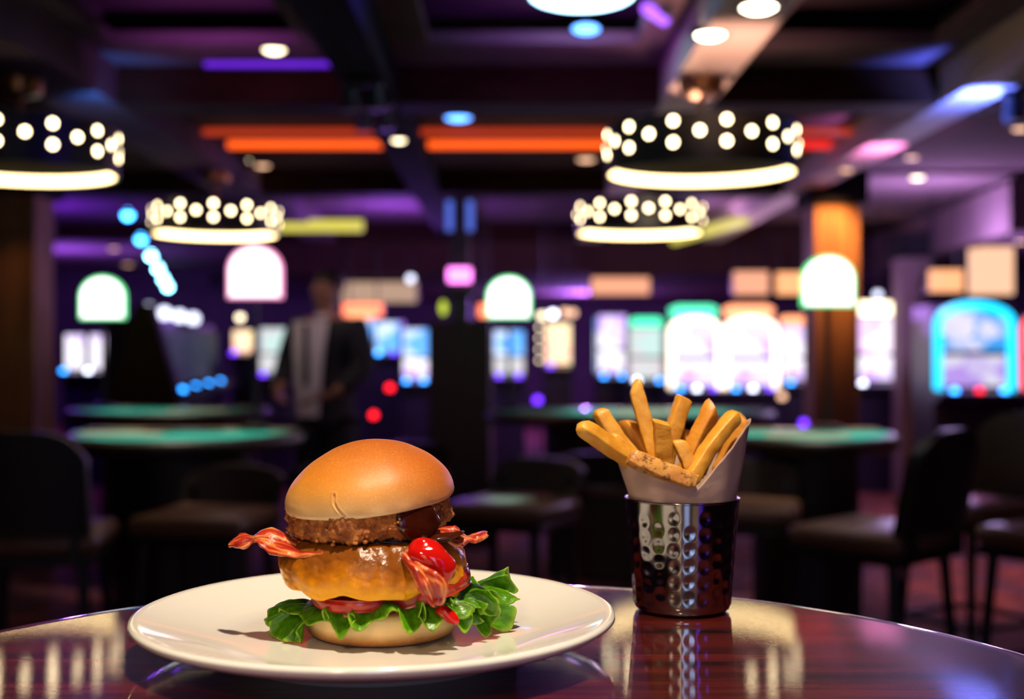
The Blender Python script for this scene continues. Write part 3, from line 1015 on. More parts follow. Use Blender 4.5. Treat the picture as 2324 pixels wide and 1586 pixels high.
lamp('shirt_fill', 'SPOT', (P(690, 0, 7.4).x, 7.3, 2.36), (1.0, 0.75, 0.75), 10, 0.04, (P(720, 0, 7.8).x, 7.85, 1.2), 40, 0.8)  # unseen spot added to brighten the man and his shirt
man = thing('person', 'person in a dark suit and pale shirt standing behind the gaming tables', 'person', (P(742, 0, 7.95).x, 7.95, 0), -.55)
man.scale = (1.16, 1.1, 1.0)
V = [(0, 0, .98), (0, 0, 1.15), (0, 0, 1.36), (0, 0, 1.50), (0, -.01, 1.58), (0, -.02, 1.66), (0, -.01, 1.76),
     (.19, 0, 1.44), (.27, -.02, 1.18), (.20, -.20, 1.02), (-.19, 0, 1.44), (-.27, -.02, 1.18), (-.17, -.22, 1.03),
     (.10, 0, .88), (.11, -.01, .50), (.11, .02, .09), (.12, -.13, .04), (-.10, 0, .88), (-.11, -.01, .50), (-.11, .02, .09), (-.12, -.13, .04)]
E = [(0, 1), (1, 2), (2, 3), (3, 4), (4, 5), (5, 6), (2, 7), (7, 8), (8, 9), (2, 10), (10, 11), (11, 12), (0, 13), (13, 14), (14, 15), (15, 16), (0, 17), (17, 18), (18, 19), (19, 20)]
R = [(.16, .11), (.155, .11), (.17, .11), .06, .06, .085, .07, .075, .05, .035, .075, .05, .035, .09, .065, .045, .035, .09, .065, .045, .035]
skin_mesh('body', V, E, R, 'skin', man)
for s in (-1, 1):     # hands: palm, four fingers and a thumb
    wx, wy, wz = (.20, -.20, 1.02) if s > 0 else (-.17, -.22, 1.03)
    hv = [(wx, wy, wz), (wx - s * .05, wy - .05, wz - .02)]
    he = [(0, 1)]
    hr = [(.028, .02), (.04, .018)]
    for k in range(4):
        o_ = len(hv)
        q = (k - 1.5) * .018
        L = (.035, .042, .04, .03)[k]
        hv += [(wx - s * .075, wy - .075 + q, wz - .025), (wx - s * (.075 + L), wy - .085 + q, wz - .035), (wx - s * (.085 + L * 1.4), wy - .09 + q, wz - .06)]
        he += [(1, o_), (o_, o_ + 1), (o_ + 1, o_ + 2)]
        hr += [.0095, .009, .008]
    o_ = len(hv)
    hv += [(wx - s * .03, wy - .07, wz + .015), (wx - s * .06, wy - .10, wz + .02)]
    he += [(0, o_), (o_, o_ + 1)]
    hr += [.011, .009]
    skin_mesh('hand', hv, he, hr, 'skin', man, 0, 1)
# clothes: jacket shell with sleeves, trousers, shirt front, tie, shoes, hair
jv = [(0, 0, .80), (0, 0, .98), (0, .0, 1.16), (0, .0, 1.38), (0, .0, 1.46), (.20, 0, 1.435), (.28, -.02, 1.18), (.225, -.17, 1.04), (-.20, 0, 1.435), (-.28, -.02, 1.18), (-.195, -.19, 1.05)]
je = [(0, 1), (1, 2), (2, 3), (3, 4), (3, 5), (5, 6), (6, 7), (3, 8), (8, 9), (9, 10)]
jr = [(.20, .15), (.19, .14), (.175, .13), (.19, .13), (.09, .09), .095, .07, .052, .095, .07, .052]
skin_mesh('jacket', jv, je, jr, 'suit_black', man, 1)
tv = [(0, 0, .95), (.10, 0, .84), (.115, -.01, .50), (.115, .02, .07), (-.10, 0, .84), (-.115, -.01, .50), (-.115, .02, .07)]
te = [(0, 1), (1, 2), (2, 3), (0, 4), (4, 5), (5, 6)]
skin_mesh('trousers', tv, te, [(.17, .13), .11, .085, .07, .11, .085, .07], 'suit_black', man)
m_ = MB()
m_.grid(8, 12, lambda u, v: Vector(((u - .5) * (.15 + .10 * v), -.165 - .012 * math.cos((u - .5) * PI) + .055 * max(0, v - .62), .88 + .60 * v)))
m_.build('shirt_front', 'shirt', man, True, fix=False)
MB().prism([(-.02, 1.10), (0, 1.06), (.02, 1.10), (.014, 1.42), (.02, 1.46), (-.02, 1.46), (-.014, 1.42)], 'y', -.190, -.182).build('tie', 'suit_black', man)
MB().lathe([(.068, 0), (.062, .035), (.058, .035), (.064, 0)], 20, c=(0, -.005, 1.49), closed=True).build('collar', 'shirt', man, True)
m_ = MB().sphere((0, .022, 1.722), .098, 18, 12, (.86, .98, .92))
m_.v = [(x, y, z) for x, y, z in m_.v]
m_.build('hair', 'hair', man, True)
m_ = MB()
for s in (-1, 1):
    m_.sphere((s * .03, -.098, 1.70), .010, 8, 6)
m_.build('eyes', 'hair', man, True)
MB().sphere((0, -.112, 1.668), .016, 8, 6, (.8, 1, 1.5)).build('nose', 'skin', man, True)
MB().sphere((0, -.100, 1.628), .02, 10, 6, (1.1, .4, .25)).build('mouth', 'skin', man, True)
for s in (-1, 1):
    MB().sphere((s * .088, .0, 1.68), .022, 8, 6, (.35, .7, 1.2)).build('ear', 'skin', man, True)
    MB().sphere((s * .118, -.06, .04), .05, 12, 8, (1, 2.4, .8)).build('shoe', 'stool_legs', man, True)

# ================================================================== the small table and the food
_, nt, b, n_ = wood_material('table_lacquer', (0.010, 0.0015, 0.001), (0.10, 0.008, 0.005), 5.0, 0.45, 1.0, (0.7, 9, 9), 0.02, 0.02, 0.0004)
vec = tex_coord(nt, 'Object', (130, 330, 130))
nb_ = nt.nodes.new('ShaderNodeBump')
nb_.inputs['Strength'].default_value = 0.016
b.inputs['Specular IOR Level'].default_value = 0.15
nb_.inputs['Distance'].default_value = 0.0006
nt.links.new(noise_node(nt, vec, 4.0, 3), nb_.inputs['Height'])
nt.links.new(nb_.outputs['Normal'], b.inputs['Coat Normal'])
TC = (-0.034, 0.691)
TR = 0.417
tbl = thing('bistro_table', 'round dark red lacquered wood table in the foreground', 'table', (TC[0], TC[1], 0))
MB().lathe([(0, ZT - .03), (TR - .020, ZT - .03), (TR - .020, ZT), (0, ZT)], 160).build('tabletop', 'table_lacquer', tbl, True, sharp=30)
MB().lathe([(TR - .020, ZT), (TR - .016, ZT - .00006), (TR - .012, ZT - .00025), (TR - .008, ZT - .0007), (TR - .0045, ZT - .0016), (TR - .0018, ZT - .0036), (TR - .0004, ZT - .007), (TR, ZT - .012), (TR - .003, ZT - .027), (TR - .010, ZT - .032), (TR - .020, ZT - .032)], 160, closed=True).build('edge_band', 'table_lacquer', tbl, True, sharp=60)
MB().tube([(0, 0, .03), (0, 0, ZT - .03)], .035, 20).build('pole', 'black_metal', tbl, True, sharp=50)
MB().lathe([(0, 0), (.26, 0), (.26, .012), (.06, .03), (0, .03)], 40).build('base', 'black_metal', tbl, True, sharp=40)

# plate
m, nt, b = nodes_of('porcelain')
b.inputs['Base Color'].default_value = (0.80, 0.765, 0.71, 1)
b.inputs['Roughness'].default_value = 0.12
b.inputs['Coat Weight'].default_value = 0.6
bump(nt, b, noise_node(nt, tex_coord(nt), 22.0, 2), 0.04, 0.004)
pl = thing('dinner_plate', 'large round white porcelain plate under the burger', 'plate', (-0.093, BY, ZT))
RP = 0.163
prof = [(0, .004), (.088, .004), (.092, 0), (.098, 0), (.101, .005), (.125, .0095), (.150, .017), (.1605, .0215), (.1632, .0243), (.1628, .0270), (.1600, .0280), (.1560, .0268), (.146, .0232), (.130, .0185), (.115, .0142), (.104, .0118), (.092, .0111), (0, .011)]
MB().lathe(prof, 160).build('dish', 'porcelain', pl, True)

# ---------------------------------------------------------------- burger
ZF = ZT + .0112
bg = thing('hamburger', 'tall cheeseburger with bacon, onion ring, tomato and lettuce on white plate', 'burger', (BX, BY, ZF))
ROOT = Vector((BX, BY, ZF))


def BP(px, py, D):
    return P(px, py, D) - ROOT


def hz(h):          # height above the table -> burger local height
    return h - .0112


def bun_material(name, stops, z0, z1, side=None):
    m, nt, b = nodes_of(name)
    vec = tex_coord(nt)
    sep = nt.nodes.new('ShaderNodeSeparateXYZ')
    nt.links.new(vec, sep.inputs[0])
    mr = nt.nodes.new('ShaderNodeMapRange')
    mr.inputs['From Min'].default_value = z0
    mr.inputs['From Max'].default_value = z1
    nt.links.new(sep.outputs['Z'], mr.inputs['Value'])
    nn = noise_node(nt, vec, 28.0, 4)
    ma = nt.nodes.new('ShaderNodeMath')
    ma.operation = 'MULTIPLY_ADD'
    ma.inputs[1].default_value = 0.24
    nt.links.new(nn, ma.inputs[0])
    sb = nt.nodes.new('ShaderNodeMath')
    sb.operation = 'SUBTRACT'
    sb.inputs[1].default_value = 0.12
    nt.links.new(mr.outputs[0], sb.inputs[0])
    nt.links.new(sb.outputs[0], ma.inputs[2])
    col = ramp(nt, ma.outputs[0], stops)
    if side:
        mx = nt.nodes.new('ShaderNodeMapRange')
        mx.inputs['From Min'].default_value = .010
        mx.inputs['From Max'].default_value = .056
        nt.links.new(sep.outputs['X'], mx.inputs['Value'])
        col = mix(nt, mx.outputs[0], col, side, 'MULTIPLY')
    sp = noise_node(nt, vec, 900.0, 2)
    col = mix(nt, ramp(nt, sp, [(0.55, (0, 0, 0)), (0.75, (.22, .22, .22))]), col, (0.95, 0.62, 0.25))
    nt.links.new(col, b.inputs['Base Color'])
    b.inputs['Roughness'].default_value = 0.48
    b.inputs['Specular IOR Level'].default_value = 0.38
    b.inputs['Subsurface Weight'].default_value = 0.15
    b.inputs['Subsurface Radius'].default_value = (1, .5, .2)
    b.inputs['Subsurface Scale'].default_value = 0.003
    bump(nt, b, noise_node(nt, vec, 420.0, 4), 0.25, 0.0006)
    return m


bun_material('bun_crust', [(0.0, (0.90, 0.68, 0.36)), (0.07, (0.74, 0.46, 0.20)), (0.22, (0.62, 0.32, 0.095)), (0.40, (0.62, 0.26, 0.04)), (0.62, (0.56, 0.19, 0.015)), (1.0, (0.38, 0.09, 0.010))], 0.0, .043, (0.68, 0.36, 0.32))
bun_material('bun_heel', [(0.0, (0.36, 0.11, 0.025)), (0.22, (0.56, 0.25, 0.07)), (0.45, (0.82, 0.56, 0.24)), (0.8, (0.84, 0.60, 0.27)), (1.0, (0.66, 0.34, 0.10))], 0.0, .022)

CRACK = [(-.0165, .0165), (-.0170, .0120), (-.0150, .0080), (-.0125, .0048), (-.0108, .0030), (-.0140, .0012)]


def seg_dist(x, z):
    best = 9
    for (a, b_), (c, d) in zip(CRACK[:-1], CRACK[1:]):
        dx, dz = c - a, d - b_
        t_ = max(0, min(1, ((x - a) * dx + (z - b_) * dz) / (dx * dx + dz * dz)))
        best = min(best, math.hypot(x - a - t_ * dx, z - b_ - t_ * dz))
    return best


def bun_top():
    pr = [(0, .0015), (.60, .0005), (.89, 0), (.965, .008), (.994, .045)] + [((1 - ((z - .11) / .89) ** 1.85) ** .54, z) for z in (.12, .22, .34, .46, .58, .69, .79, .87, .93, .97, .992)] + [(0, 1)]
    pv = [Vector((a, z, 0)) for a, z in pr]
    Rb, Hb = .0580, .0418
    m_ = MB()
    nu, nv = 640, 130

    def fn(u, v):
        q = cr(pv, v)
        a = 2 * PI * u
        r, z = max(q.x, 0) * Rb, q.y * Hb
        d = Vector((math.cos(a), math.sin(a), 0))
        p = Vector((d.x * r, d.y * r, z))
        k = nz((p.x, p.y, p.z), 22, 3.1) * .0016 + nz((p.x, p.y, p.z), 60, 1.1) * .0005
        if z < .006:
            k += nz((p.x, p.y, 0), 90, 7.7) * .0011 * (1 - z / .006)
        nrm = Vector((d.x * .8, d.y * .8, .3 + z / Hb))
        p += nrm.normalized() * k
        if p.y < 0 and z > 0:
            e = seg_dist(p.x, p.z)
            if e < .0022:
                p -= nrm.normalized() * (.0017 * math.exp(-(e / .00055) ** 2) - .0004 * math.exp(-((e - .0013) / .0006) ** 2))
        # flatter shoulder at the left, fuller at the right
        p.z *= 1 + .02 * (p.x / Rb) * (z / Hb)
        return p
    m_.grid(nu, nv, fn, wrap=True)
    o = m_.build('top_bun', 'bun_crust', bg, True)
    o.location = (BP(842, 0, .856).x, .0, hz(.1005))
    o.rotation_euler = (math.radians(4), math.radians(-6), 0)
    return o


bun_top()


def bun_bottom():
    pr = [(0, 0), (.70, 0), (.86, .01), (.945, .12), (.99, .38), (1.0, .62), (.985, .85), (.94, .97), (.80, 1.0), (0, 1.0)]
    pv = [Vector((a, z, 0)) for a, z in pr]
    m_ = MB()

    def fn(u, v):
        q = cr(pv, v)
        a = 2 * PI * u
        r, z = max(q.x, 0) * .0515, max(0, q.y) * .0225
        p = Vector((math.cos(a) * r, math.sin(a) * r, z))
        k = nz(p, 30, 5.0) * .0016 + nz(p, 75, 2.0) * .0006
        if z < .007 and r > .03:
            k += abs(nz(p, 400, 1.0)) * .0009 + nz(p, 180, 1.0) * .0005
        s_ = 1 + k / .05
        return Vector((p.x * s_, p.y * s_, max(0, p.z + k * .3)))
    m_.grid(260, 70, fn, wrap=True)
    o = m_.build('bottom_bun', 'bun_heel', bg, True)
    o.location = (BP(868, 0, .856).x, .0, .0002)


bun_bottom()

# tomato
m, nt, b = nodes_of('tomato_flesh')
vec = tex_coord(nt)
nt.links.new(ramp(nt, noise_node(nt, vec, 90, 3), [(0.4, (0.36, 0.012, 0.006)), (0.62, (0.52, 0.04, 0.016))]), b.inputs['Base Color'])
b.inputs['Roughness'].default_value = 0.16
b.inputs['Subsurface Weight'].default_value = 0.3
b.inputs['Subsurface Radius'].default_value = (1, .2, .1)
b.inputs['Subsurface Scale'].default_value = 0.004
bump(nt, b, noise_node(nt, vec, 260, 3), 0.15, 0.0006)


def tomato(c, r, h, rot):
    m_ = MB()
    pr = [(0, 0), (.90, 0), (.975, .12), (1, .5), (.975, .88), (.90, 1), (0, 1)]
    pv = [Vector((a, z, 0)) for a, z in pr]

    def fn(u, v):
        q = cr(pv, v)
        a = 2 * PI * u
        rr = max(0, q.x) * r * (1 + .03 * math.sin(3 * a + c[0] * 900) + .015 * math.sin(5 * a))
        return Vector((math.cos(a) * rr, math.sin(a) * rr, q.y * h))
    m_.grid(80, 28, fn, wrap=True)
    o = m_.build('tomato_slice', 'tomato_flesh', bg, True)
    o.location = c
    o.rotation_euler = rot


tomato((-.006, -.018, hz(.0385)), .036, .0085, (math.radians(5), 0, 0))
tomato((.0295, -.010, hz(.0385)), .0375, .0125, (math.radians(2), math.radians(-13), 0))

# patty
mat('patty_meat', (0.045, 0.014, 0.006), 0.5, noise=(160.0, (0.10, 0.034, 0.014)), bmp=(380.0, 0.8, 0.002))


def patty():
    m_ = MB()
    pr = [(0, 0), (.8, 0), (.95, .1), (1, .35), (1, .65), (.95, .9), (.82, 1), (0, 1.04)]
    pv = [Vector((a, z, 0)) for a, z in pr]

    def fn(u, v):
        q = cr(pv, v)
        a = 2 * PI * u
        p = Vector((math.cos(a) * q.x * .0545, math.sin(a) * q.x * .0545, q.y * .025))
        k = nz(p, 70, 4) * .0016 + nz(p, 190, 1) * .0008
        return p + Vector((math.cos(a), math.sin(a), .5)) * k
    m_.grid(180, 50, fn, wrap=True)
    o = m_.build('patty', 'patty_meat', bg, True)
    o.location = (BP(850, 0, .856).x, 0, hz(.0495))


patty()

# cheese
m, nt, b = nodes_of('melted_cheese')
vec = tex_coord(nt)
sep = nt.nodes.new('ShaderNodeSeparateXYZ')
nt.links.new(vec, sep.inputs[0])
mr = nt.nodes.new('ShaderNodeMapRange')
mr.inputs['From Min'].default_value = hz(.0470)
mr.inputs['From Max'].default_value = hz(.0735)
nt.links.new(sep.outputs['Z'], mr.inputs['Value'])
ma = nt.nodes.new('ShaderNodeMath')
ma.operation = 'MULTIPLY_ADD'
ma.inputs[1].default_value = 1.0
nt.links.new(noise_node(nt, vec, 42, 5), ma.inputs[0])
sb = nt.nodes.new('ShaderNodeMath')
sb.operation = 'SUBTRACT'
sb.inputs[1].default_value = 0.5
nt.links.new(mr.outputs[0], sb.inputs[0])
nt.links.new(sb.outputs[0], ma.inputs[2])
nt.links.new(ramp(nt, ma.outputs[0], [(0.12, (0.86, 0.38, 0.004)), (0.32, (0.70, 0.25, 0.005)), (0.50, (0.42, 0.13, 0.006)), (0.78, (0.20, 0.058, 0.006))]), b.inputs['Base Color'])
b.inputs['Roughness'].default_value = 0.24
b.inputs['Specular IOR Level'].default_value = 0.28
b.inputs['Subsurface Weight'].default_value = 0.12
b.inputs['Subsurface Radius'].default_value = (1, .5, .1)
b.inputs['Subsurface Scale'].default_value = 0.003
bump(nt, b, noise_node(nt, vec, 200, 4, .55), 0.5, 0.0016)


def cheese():
    m_ = MB()

    def low(a):
        # square slice: hangs lower at its corners; front runs nearly level
        s_ = max(abs(math.cos(a - .35)), abs(math.sin(a - .35)))
        hgt = .0530 - (1 / s_ - 1) * .020
        f = max(0, -math.sin(a))
        hgt = hgt * (1 - f) + .0462 * f
        return hgt + .0014 * math.sin(7 * a + 1) + .0010 * math.sin(13 * a)

    def fn(u, v):
        a = 2 * PI * u
        if v < .3:
            r, z = .0525 * v / .3, .0765 - .0005 * v
        else:
            t_ = (v - .3) / .7
            zl = low(a)
            zt_ = .0763
            r = .0525 + .0090 * math.sin(min(1, t_ * 1.35) * PI / 2) - .0022 * max(0, t_ - .75) * 4
            z = zt_ + (zl - zt_) * (t_ ** 1.25)
            r += .0012 * math.sin(5 * a + 2) * t_
        p = Vector((math.cos(a) * r, math.sin(a) * r, hz(z)))
        if v > .3:
            dc = (a + .47 + PI) % (2 * PI) - PI
            g_ = math.exp(-(dc / .20) ** 2)
            p = Vector((math.cos(a) * (r + .0034 * g_ * t_), math.sin(a) * (r + .0034 * g_ * t_), hz(z) - .004 * g_ * t_))
        k = nz(p, 50, 6) * .0022 + nz(p, 120, 2) * .0012 + nz(p, 300, 3) * .0005
        return p + Vector((math.cos(a), math.sin(a), .4)) * k
    m_.grid(260, 70, fn, wrap=True)
    o = m_.build('cheese_slice', 'melted_cheese', bg, True)
    o.location = (BP(848, 0, .856).x, 0, 0)
    sd = o.modifiers.new('thick', 'SOLIDIFY')
    sd.thickness = .0022
    sd.offset = 1


cheese()

# onion ring
m, nt, b = nodes_of('breading')
vec = tex_coord(nt)
f1 = noise_node(nt, vec, 130, 6, .7)
col = ramp(nt, f1, [(0.34, (0.17, 0.030, 0.004)), (0.5, (0.42, 0.115, 0.014)), (0.68, (0.66, 0.25, 0.04))])
nt.links.new(col, b.inputs['Base Color'])
b.inputs['Roughness'].default_value = 0.45
bump(nt, b, noise_node(nt, vec, 600, 5, .7), 0.8, 0.0016)


def onion_ring():
    m_ = MB()
    Ro, Ri, H = .0540, .026, .0245
    mid, hw = (Ro + Ri) / 2, (Ro - Ri) / 2

    def fn(u, v):
        a = 2 * PI * u
        t_ = 2 * PI * v
        ct, st = math.cos(t_), math.sin(t_)
        e = .72
        x = math.copysign(abs(ct) ** e, ct) * hw
        z = math.copysign(abs(st) ** e, st) * H / 2
        r = mid + x
        p = Vector((math.cos(a) * r, math.sin(a) * r, z))
        d = Vector((math.cos(a) * ct, math.sin(a) * ct, st))
        k = nz(p, 40, 1) * .0030 + nz(p, 130, 2) * .0026 + abs(nz(p, 330, 3)) * .0030 + abs(nz(p, 700, 5)) * .0014 - .0006
        for a0, am, wd in ((PI * 1.02, .0020, .26), (-.12, .0022, .16), (PI * 1.45, .0012, .3)):
            da = (a - a0 + PI) % (2 * PI) - PI
            k += am * math.exp(-(da / wd) ** 2) * max(0, ct) * (.7 - .5 * st)
        return p + d * k
    m_.grid(480, 110, fn, wrap=True)
    # close the cross-section seam by construction (v = 0 and 1 coincide)
    o = m_.build('onion_ring', 'breading', bg, True)
    o.location = (BP(838, 0, .856).x, 0, hz(.0935))
    o.rotation_euler = (math.radians(2), math.radians(-4.5), 0)


onion_ring()
m_ = MB()
rng = random.Random(5)
for i in range(46):        # loose crumbs on the ring's rim
    a = rng.uniform(PI * .95, 1.66 * PI)
    r = .0545 + rng.uniform(-.0005, .0015)
    z = rng.uniform(-.011, .010)
    m_.sphere((math.cos(a) * r, math.sin(a) * r, z + .0752 * 0), rng.uniform(.0007, .0018), 6, 4, (1, 1.2, .8))
o = m_.build('crumbs', 'breading', bg, True)
o['kind'] = 'stuff'
o.location = (BP(838, 0, .856).x, 0, hz(.0935))
o.rotation_euler = (math.radians(2), math.radians(-4.5), 0)

# sauces
m, nt, b = nodes_of('ketchup')
b.inputs['Base Color'].default_value = (0.50, 0.006, 0.004, 1)
b.inputs['Roughness'].default_value = 0.06
b.inputs['Subsurface Weight'].default_value = 0.2
b.inputs['Subsurface Radius'].default_value = (1, .15, .1)
b.inputs['Subsurface Scale'].default_value = 0.003
bump(nt, b, noise_node(nt, tex_coord(nt), 70, 2), 0.25, 0.002)
mat('barbecue_sauce', (0.030, 0.004, 0.002), 0.10, noise=(50.0, (0.05, 0.008, 0.003)), bmp=(160.0, 0.3, 0.0015))


def blob(name, c, axes, rot, m_name, amp=.12, s_=60):
    m_ = MB().sphere((0, 0, 0), 1.0, 48, 30)
    vs_ = []
    for x, y, z in m_.v:
        k = 1 + nz((x * .02, y * .02, z * .02), s_, axes[0] * 1000) * amp
        vs_.append((x * axes[0] * k, y * axes[1] * k, z * axes[2] * k))
    m_.v = vs_
    o = m_.build(name, m_name, bg, True)
    o.location = c
    o.rotation_euler = rot
    return o


blob('ketchup', BP(980, 1273, .801), (.0180, .009, .0118), (0, math.radians(33), 0), 'ketchup', .18)
blob('ketchup_drip', BP(1016, 1394, .805), (.0085, .004, .0045), (0, math.radians(36), 0), 'ketchup', .3)
blob('barbecue_sauce', BP(952, 1180, .8170), (.0165, .0046, .0135), (math.radians(-4), math.radians(12), .70), 'barbecue_sauce', .30)
blob('barbecue_sauce', BP(985, 1222, .826), (.020, .010, .0035), (0, math.radians(-8), .3), 'barbecue_sauce', .3)

# bacon
m, nt, b = nodes_of('bacon')
uvn = nt.nodes.new('ShaderNodeTexCoord')
mp = nt.nodes.new('ShaderNodeMapping')
mp.inputs['Scale'].default_value = (1.6, 3.2, 1)
nt.links.new(uvn.outputs['UV'], mp.inputs['Vector'])
f = noise_node(nt, mp.outputs['Vector'], 1.9, 4, .55)
col = ramp(nt, f, [(0.36, (0.26, 0.014, 0.008)), (0.50, (0.42, 0.035, 0.014)), (0.57, (0.66, 0.20, 0.05)), (0.68, (0.74, 0.36, 0.10))])
nt.links.new(col, b.inputs['Base Color'])
b.inputs['Roughness'].default_value = 0.24
b.inputs['Subsurface Weight'].default_value = 0.2
b.inputs['Subsurface Radius'].default_value = (1, .3, .1)
b.inputs['Subsurface Scale'].default_value = 0.002
bump(nt, b, noise_node(nt, tex_coord(nt), 330, 5), 0.55, 0.0012)


def bacon(up, lo, du, dl, amp=.0009, seed=1.0, thick=.0022):
    U = [BP(x, y, d) for (x, y), d in zip(up, du)]
    L = [BP(x, y, d) for (x, y), d in zip(lo, dl)]
    m_ = MB()

    def fn(u, v):
        a, c = cr(U, u), cr(L, u)
        rough = nz((u * .05, 0, 0), 420, seed) * .0010
        p = a.lerp(c, v)
        w_ = (c - a).normalized()
        e = abs(2 * v - 1) ** 6
        p += w_ * rough * e * (1 if v > .5 else -1)
        p += Vector((0, -1, .3)) * (nz((p.x, p.y, p.z), 120, seed) * amp * 1.6 + math.sin(v * PI) * .0012 + math.sin(v * 9 + u * 7 + seed) * amp * .8)
        return p
    m_.grid(90, 26, fn)
    o = m_.build('bacon_strip', 'bacon', bg, True, uv=True, fix=False)
    sd = o.modifiers.new('thick', 'SOLIDIFY')
    sd.thickness = thick
    sd.offset = 0
    return o


def lin(a, b_, n):
    return [a + (b_ - a) * i / (n - 1) for i in range(n)]


up = [(519, 1236), (535, 1219), (552, 1210), (576, 1217), (592, 1207), (616, 1200), (647, 1214), (673, 1232), (700, 1247), (745, 1243)]
lo = [(521, 1239), (538, 1243), (556, 1244), (575, 1229), (586, 1235), (609, 1255), (634, 1261), (678, 1267), (704, 1263), (745, 1262)]
bacon(up, lo, [.842, .842, .842, .836, .838, .840, .836, .830, .822, .815], [.838, .834, .832, .834, .828, .822, .818, .812, .808, .806], seed=2.0)
up = [(985, 1203), (1005, 1199), (1033, 1197), (1045, 1209), (1060, 1219), (1075, 1212), (1098, 1207), (1105, 1210)]
lo = [(985, 1214), (1003, 1222), (1035, 1243), (1050, 1237), (1064, 1228), (1082, 1229), (1102, 1219), (1106, 1213)]
bacon(up, lo, lin(.835, .850, 8), lin(.825, .836, 8), seed=5.0)
up = [(906, 1258), (912, 1270), (929, 1290), (945, 1317), (955, 1342), (973, 1370), (985, 1372)]
lo = [(935, 1255), (940, 1265), (962, 1287), (990, 1302), (1012, 1320), (1012, 1352), (1000, 1370)]
bacon(up, lo, [.806, .800, .793, .789, .788, .788, .789], [.806, .799, .792, .788, .787, .787, .789], .0016, 9.0, .0035)
up = [(660, 1242), (690, 1236), (720, 1240), (760, 1246)]
lo = [(672, 1262), (694, 1260), (724, 1258), (760, 1262)]
bacon(up, lo, lin(.835, .82, 4), lin(.83, .81, 4), .0014, 12.0)

# lettuce
m, nt, b = nodes_of('lettuce')
uvn = nt.nodes.new('ShaderNodeTexCoord')
sep = nt.nodes.new('ShaderNodeSeparateXYZ')
nt.links.new(uvn.outputs['UV'], sep.inputs[0])
mp = nt.nodes.new('ShaderNodeMapping')
mp.inputs['Scale'].default_value = (26, 2.2, 1)
nt.links.new(uvn.outputs['UV'], mp.inputs['Vector'])
vein = noise_node(nt, mp.outputs['Vector'], 3.0, 3)
c1 = ramp(nt, sep.outputs['Y'], [(0.0, (0.22, 0.36, 0.06)), (0.45, (0.09, 0.26, 0.008)), (0.93, (0.12, 0.33, 0.008)), (1.0, (0.36, 0.52, 0.04))])
c2 = ramp(nt, vein, [(0.40, (0.60, 0.72, 0.5)), (0.62, (1.15, 1.15, 1.0))])
col = mix(nt, 1.0, c1, c2, 'MULTIPLY')
nt.links.new(col, b.inputs['Base Color'])
b.inputs['Roughness'].default_value = 0.30
bump(nt, b, noise_node(nt, tex_coord(nt), 210, 3), 0.5, 0.0015)
tr = nt.nodes.new('ShaderNodeBsdfTranslucent')
nt.links.new(mix(nt, 1.0, col, (1.9, 1.8, 0.7), 'MULTIPLY'), tr.inputs['Color'])
ms = nt.nodes.new('ShaderNodeMixShader')
ms.inputs[0].default_value = 0.38
nt.links.new(b.outputs[0], ms.inputs[1])
nt.links.new(tr.outputs[0], ms.inputs[2])
nt.links.new(ms.outputs[0], nt.nodes['Material Output'].inputs['Surface'])


def lettuce(edge, inner, waves, amp, curl, ph=0.0, nu=420):
    O = [BP(*q) for q in edge]
    I = [BP(*q) for q in inner]
    m_ = MB()

    def fn(u, v):
        o_, i_ = cr(O, u), cr(I, u)
        t_ = (cr(O, min(1, u + .01)) - cr(O, max(0, u - .01))).normalized()
        r_ = (o_ - i_).normalized()
        n__ = r_.cross(t_).normalized()
        k = v ** 2.0
        w1 = 2 * PI * waves * u + ph + 1.5 * math.sin(2 * PI * u * 2.3 + ph)
        fade = min(1, u * 10, (1 - u) * 10)
        p = i_.lerp(o_, v) + Vector((0, 0, .006 * math.sin(v * PI)))
        A = amp * (.75 + .5 * math.sin(u * 17 + ph))
        p += n__ * (A * k * math.sin(w1) + A * .35 * k * v * math.sin(2.7 * w1 + 1)) * fade
        p += t_ * (curl * k * math.cos(w1)) * fade
        p += r_ * (amp * .45 * k * math.sin(w1 * 1.7 + 2) + amp * .07 * k * v * math.sin(w1 * 6.1)) * fade
        p += n__ * nz(p, 150, ph) * .0012 * v
        if p.z < .0012:
            p.z = .0012 + .0003 * math.sin(w1)
        return p
    m_.grid(nu, 30, fn)
    o = m_.build('lettuce_leaf', 'lettuce', bg, True, uv=True, fix=False)
    sd = o.modifiers.new('thick', 'SOLIDIFY')
    sd.thickness = .0006
    sd.offset = 0
    return o


# front leaf: from the left tip across the front of the bun
lettuce([(640, 1372, .868), (632, 1400, .850), (650, 1398, .835), (700, 1404, .815), (745, 1408, .803), (800, 1420, .797), (850, 1402, .794), (885, 1392, .793), (930, 1408, .795), (965, 1402, .798), (1000, 1402, .803), (1040, 1392, .812)],
        [(740, 1385, .870), (740, 1388, .860), (745, 1388, .850), (770, 1388, .840), (800, 1388, .832), (830, 1388, .828), (850, 1388, .826), (870, 1388, .825), (900, 1388, .826), (930, 1388, .828), (950, 1388, .832), (965, 1388, .838)],
        6.5, .0062, .0052, .6)
# drooping tip at the left
lettuce([(625, 1372, .860), (612, 1388, .850), (606, 1412, .842), (618, 1430, .835), (640, 1456, .828), (655, 1470, .824), (668, 1452, .822), (680, 1425, .820), (700, 1408, .820)],
        [(720, 1392, .850), (715, 1394, .848), (712, 1394, .846), (712, 1395, .843), (714, 1396, .841), (716, 1396, .838), (720, 1396, .836), (726, 1394, .834), (736, 1392, .832)],
        3.0, .0042, .0028, 2.2, 260)
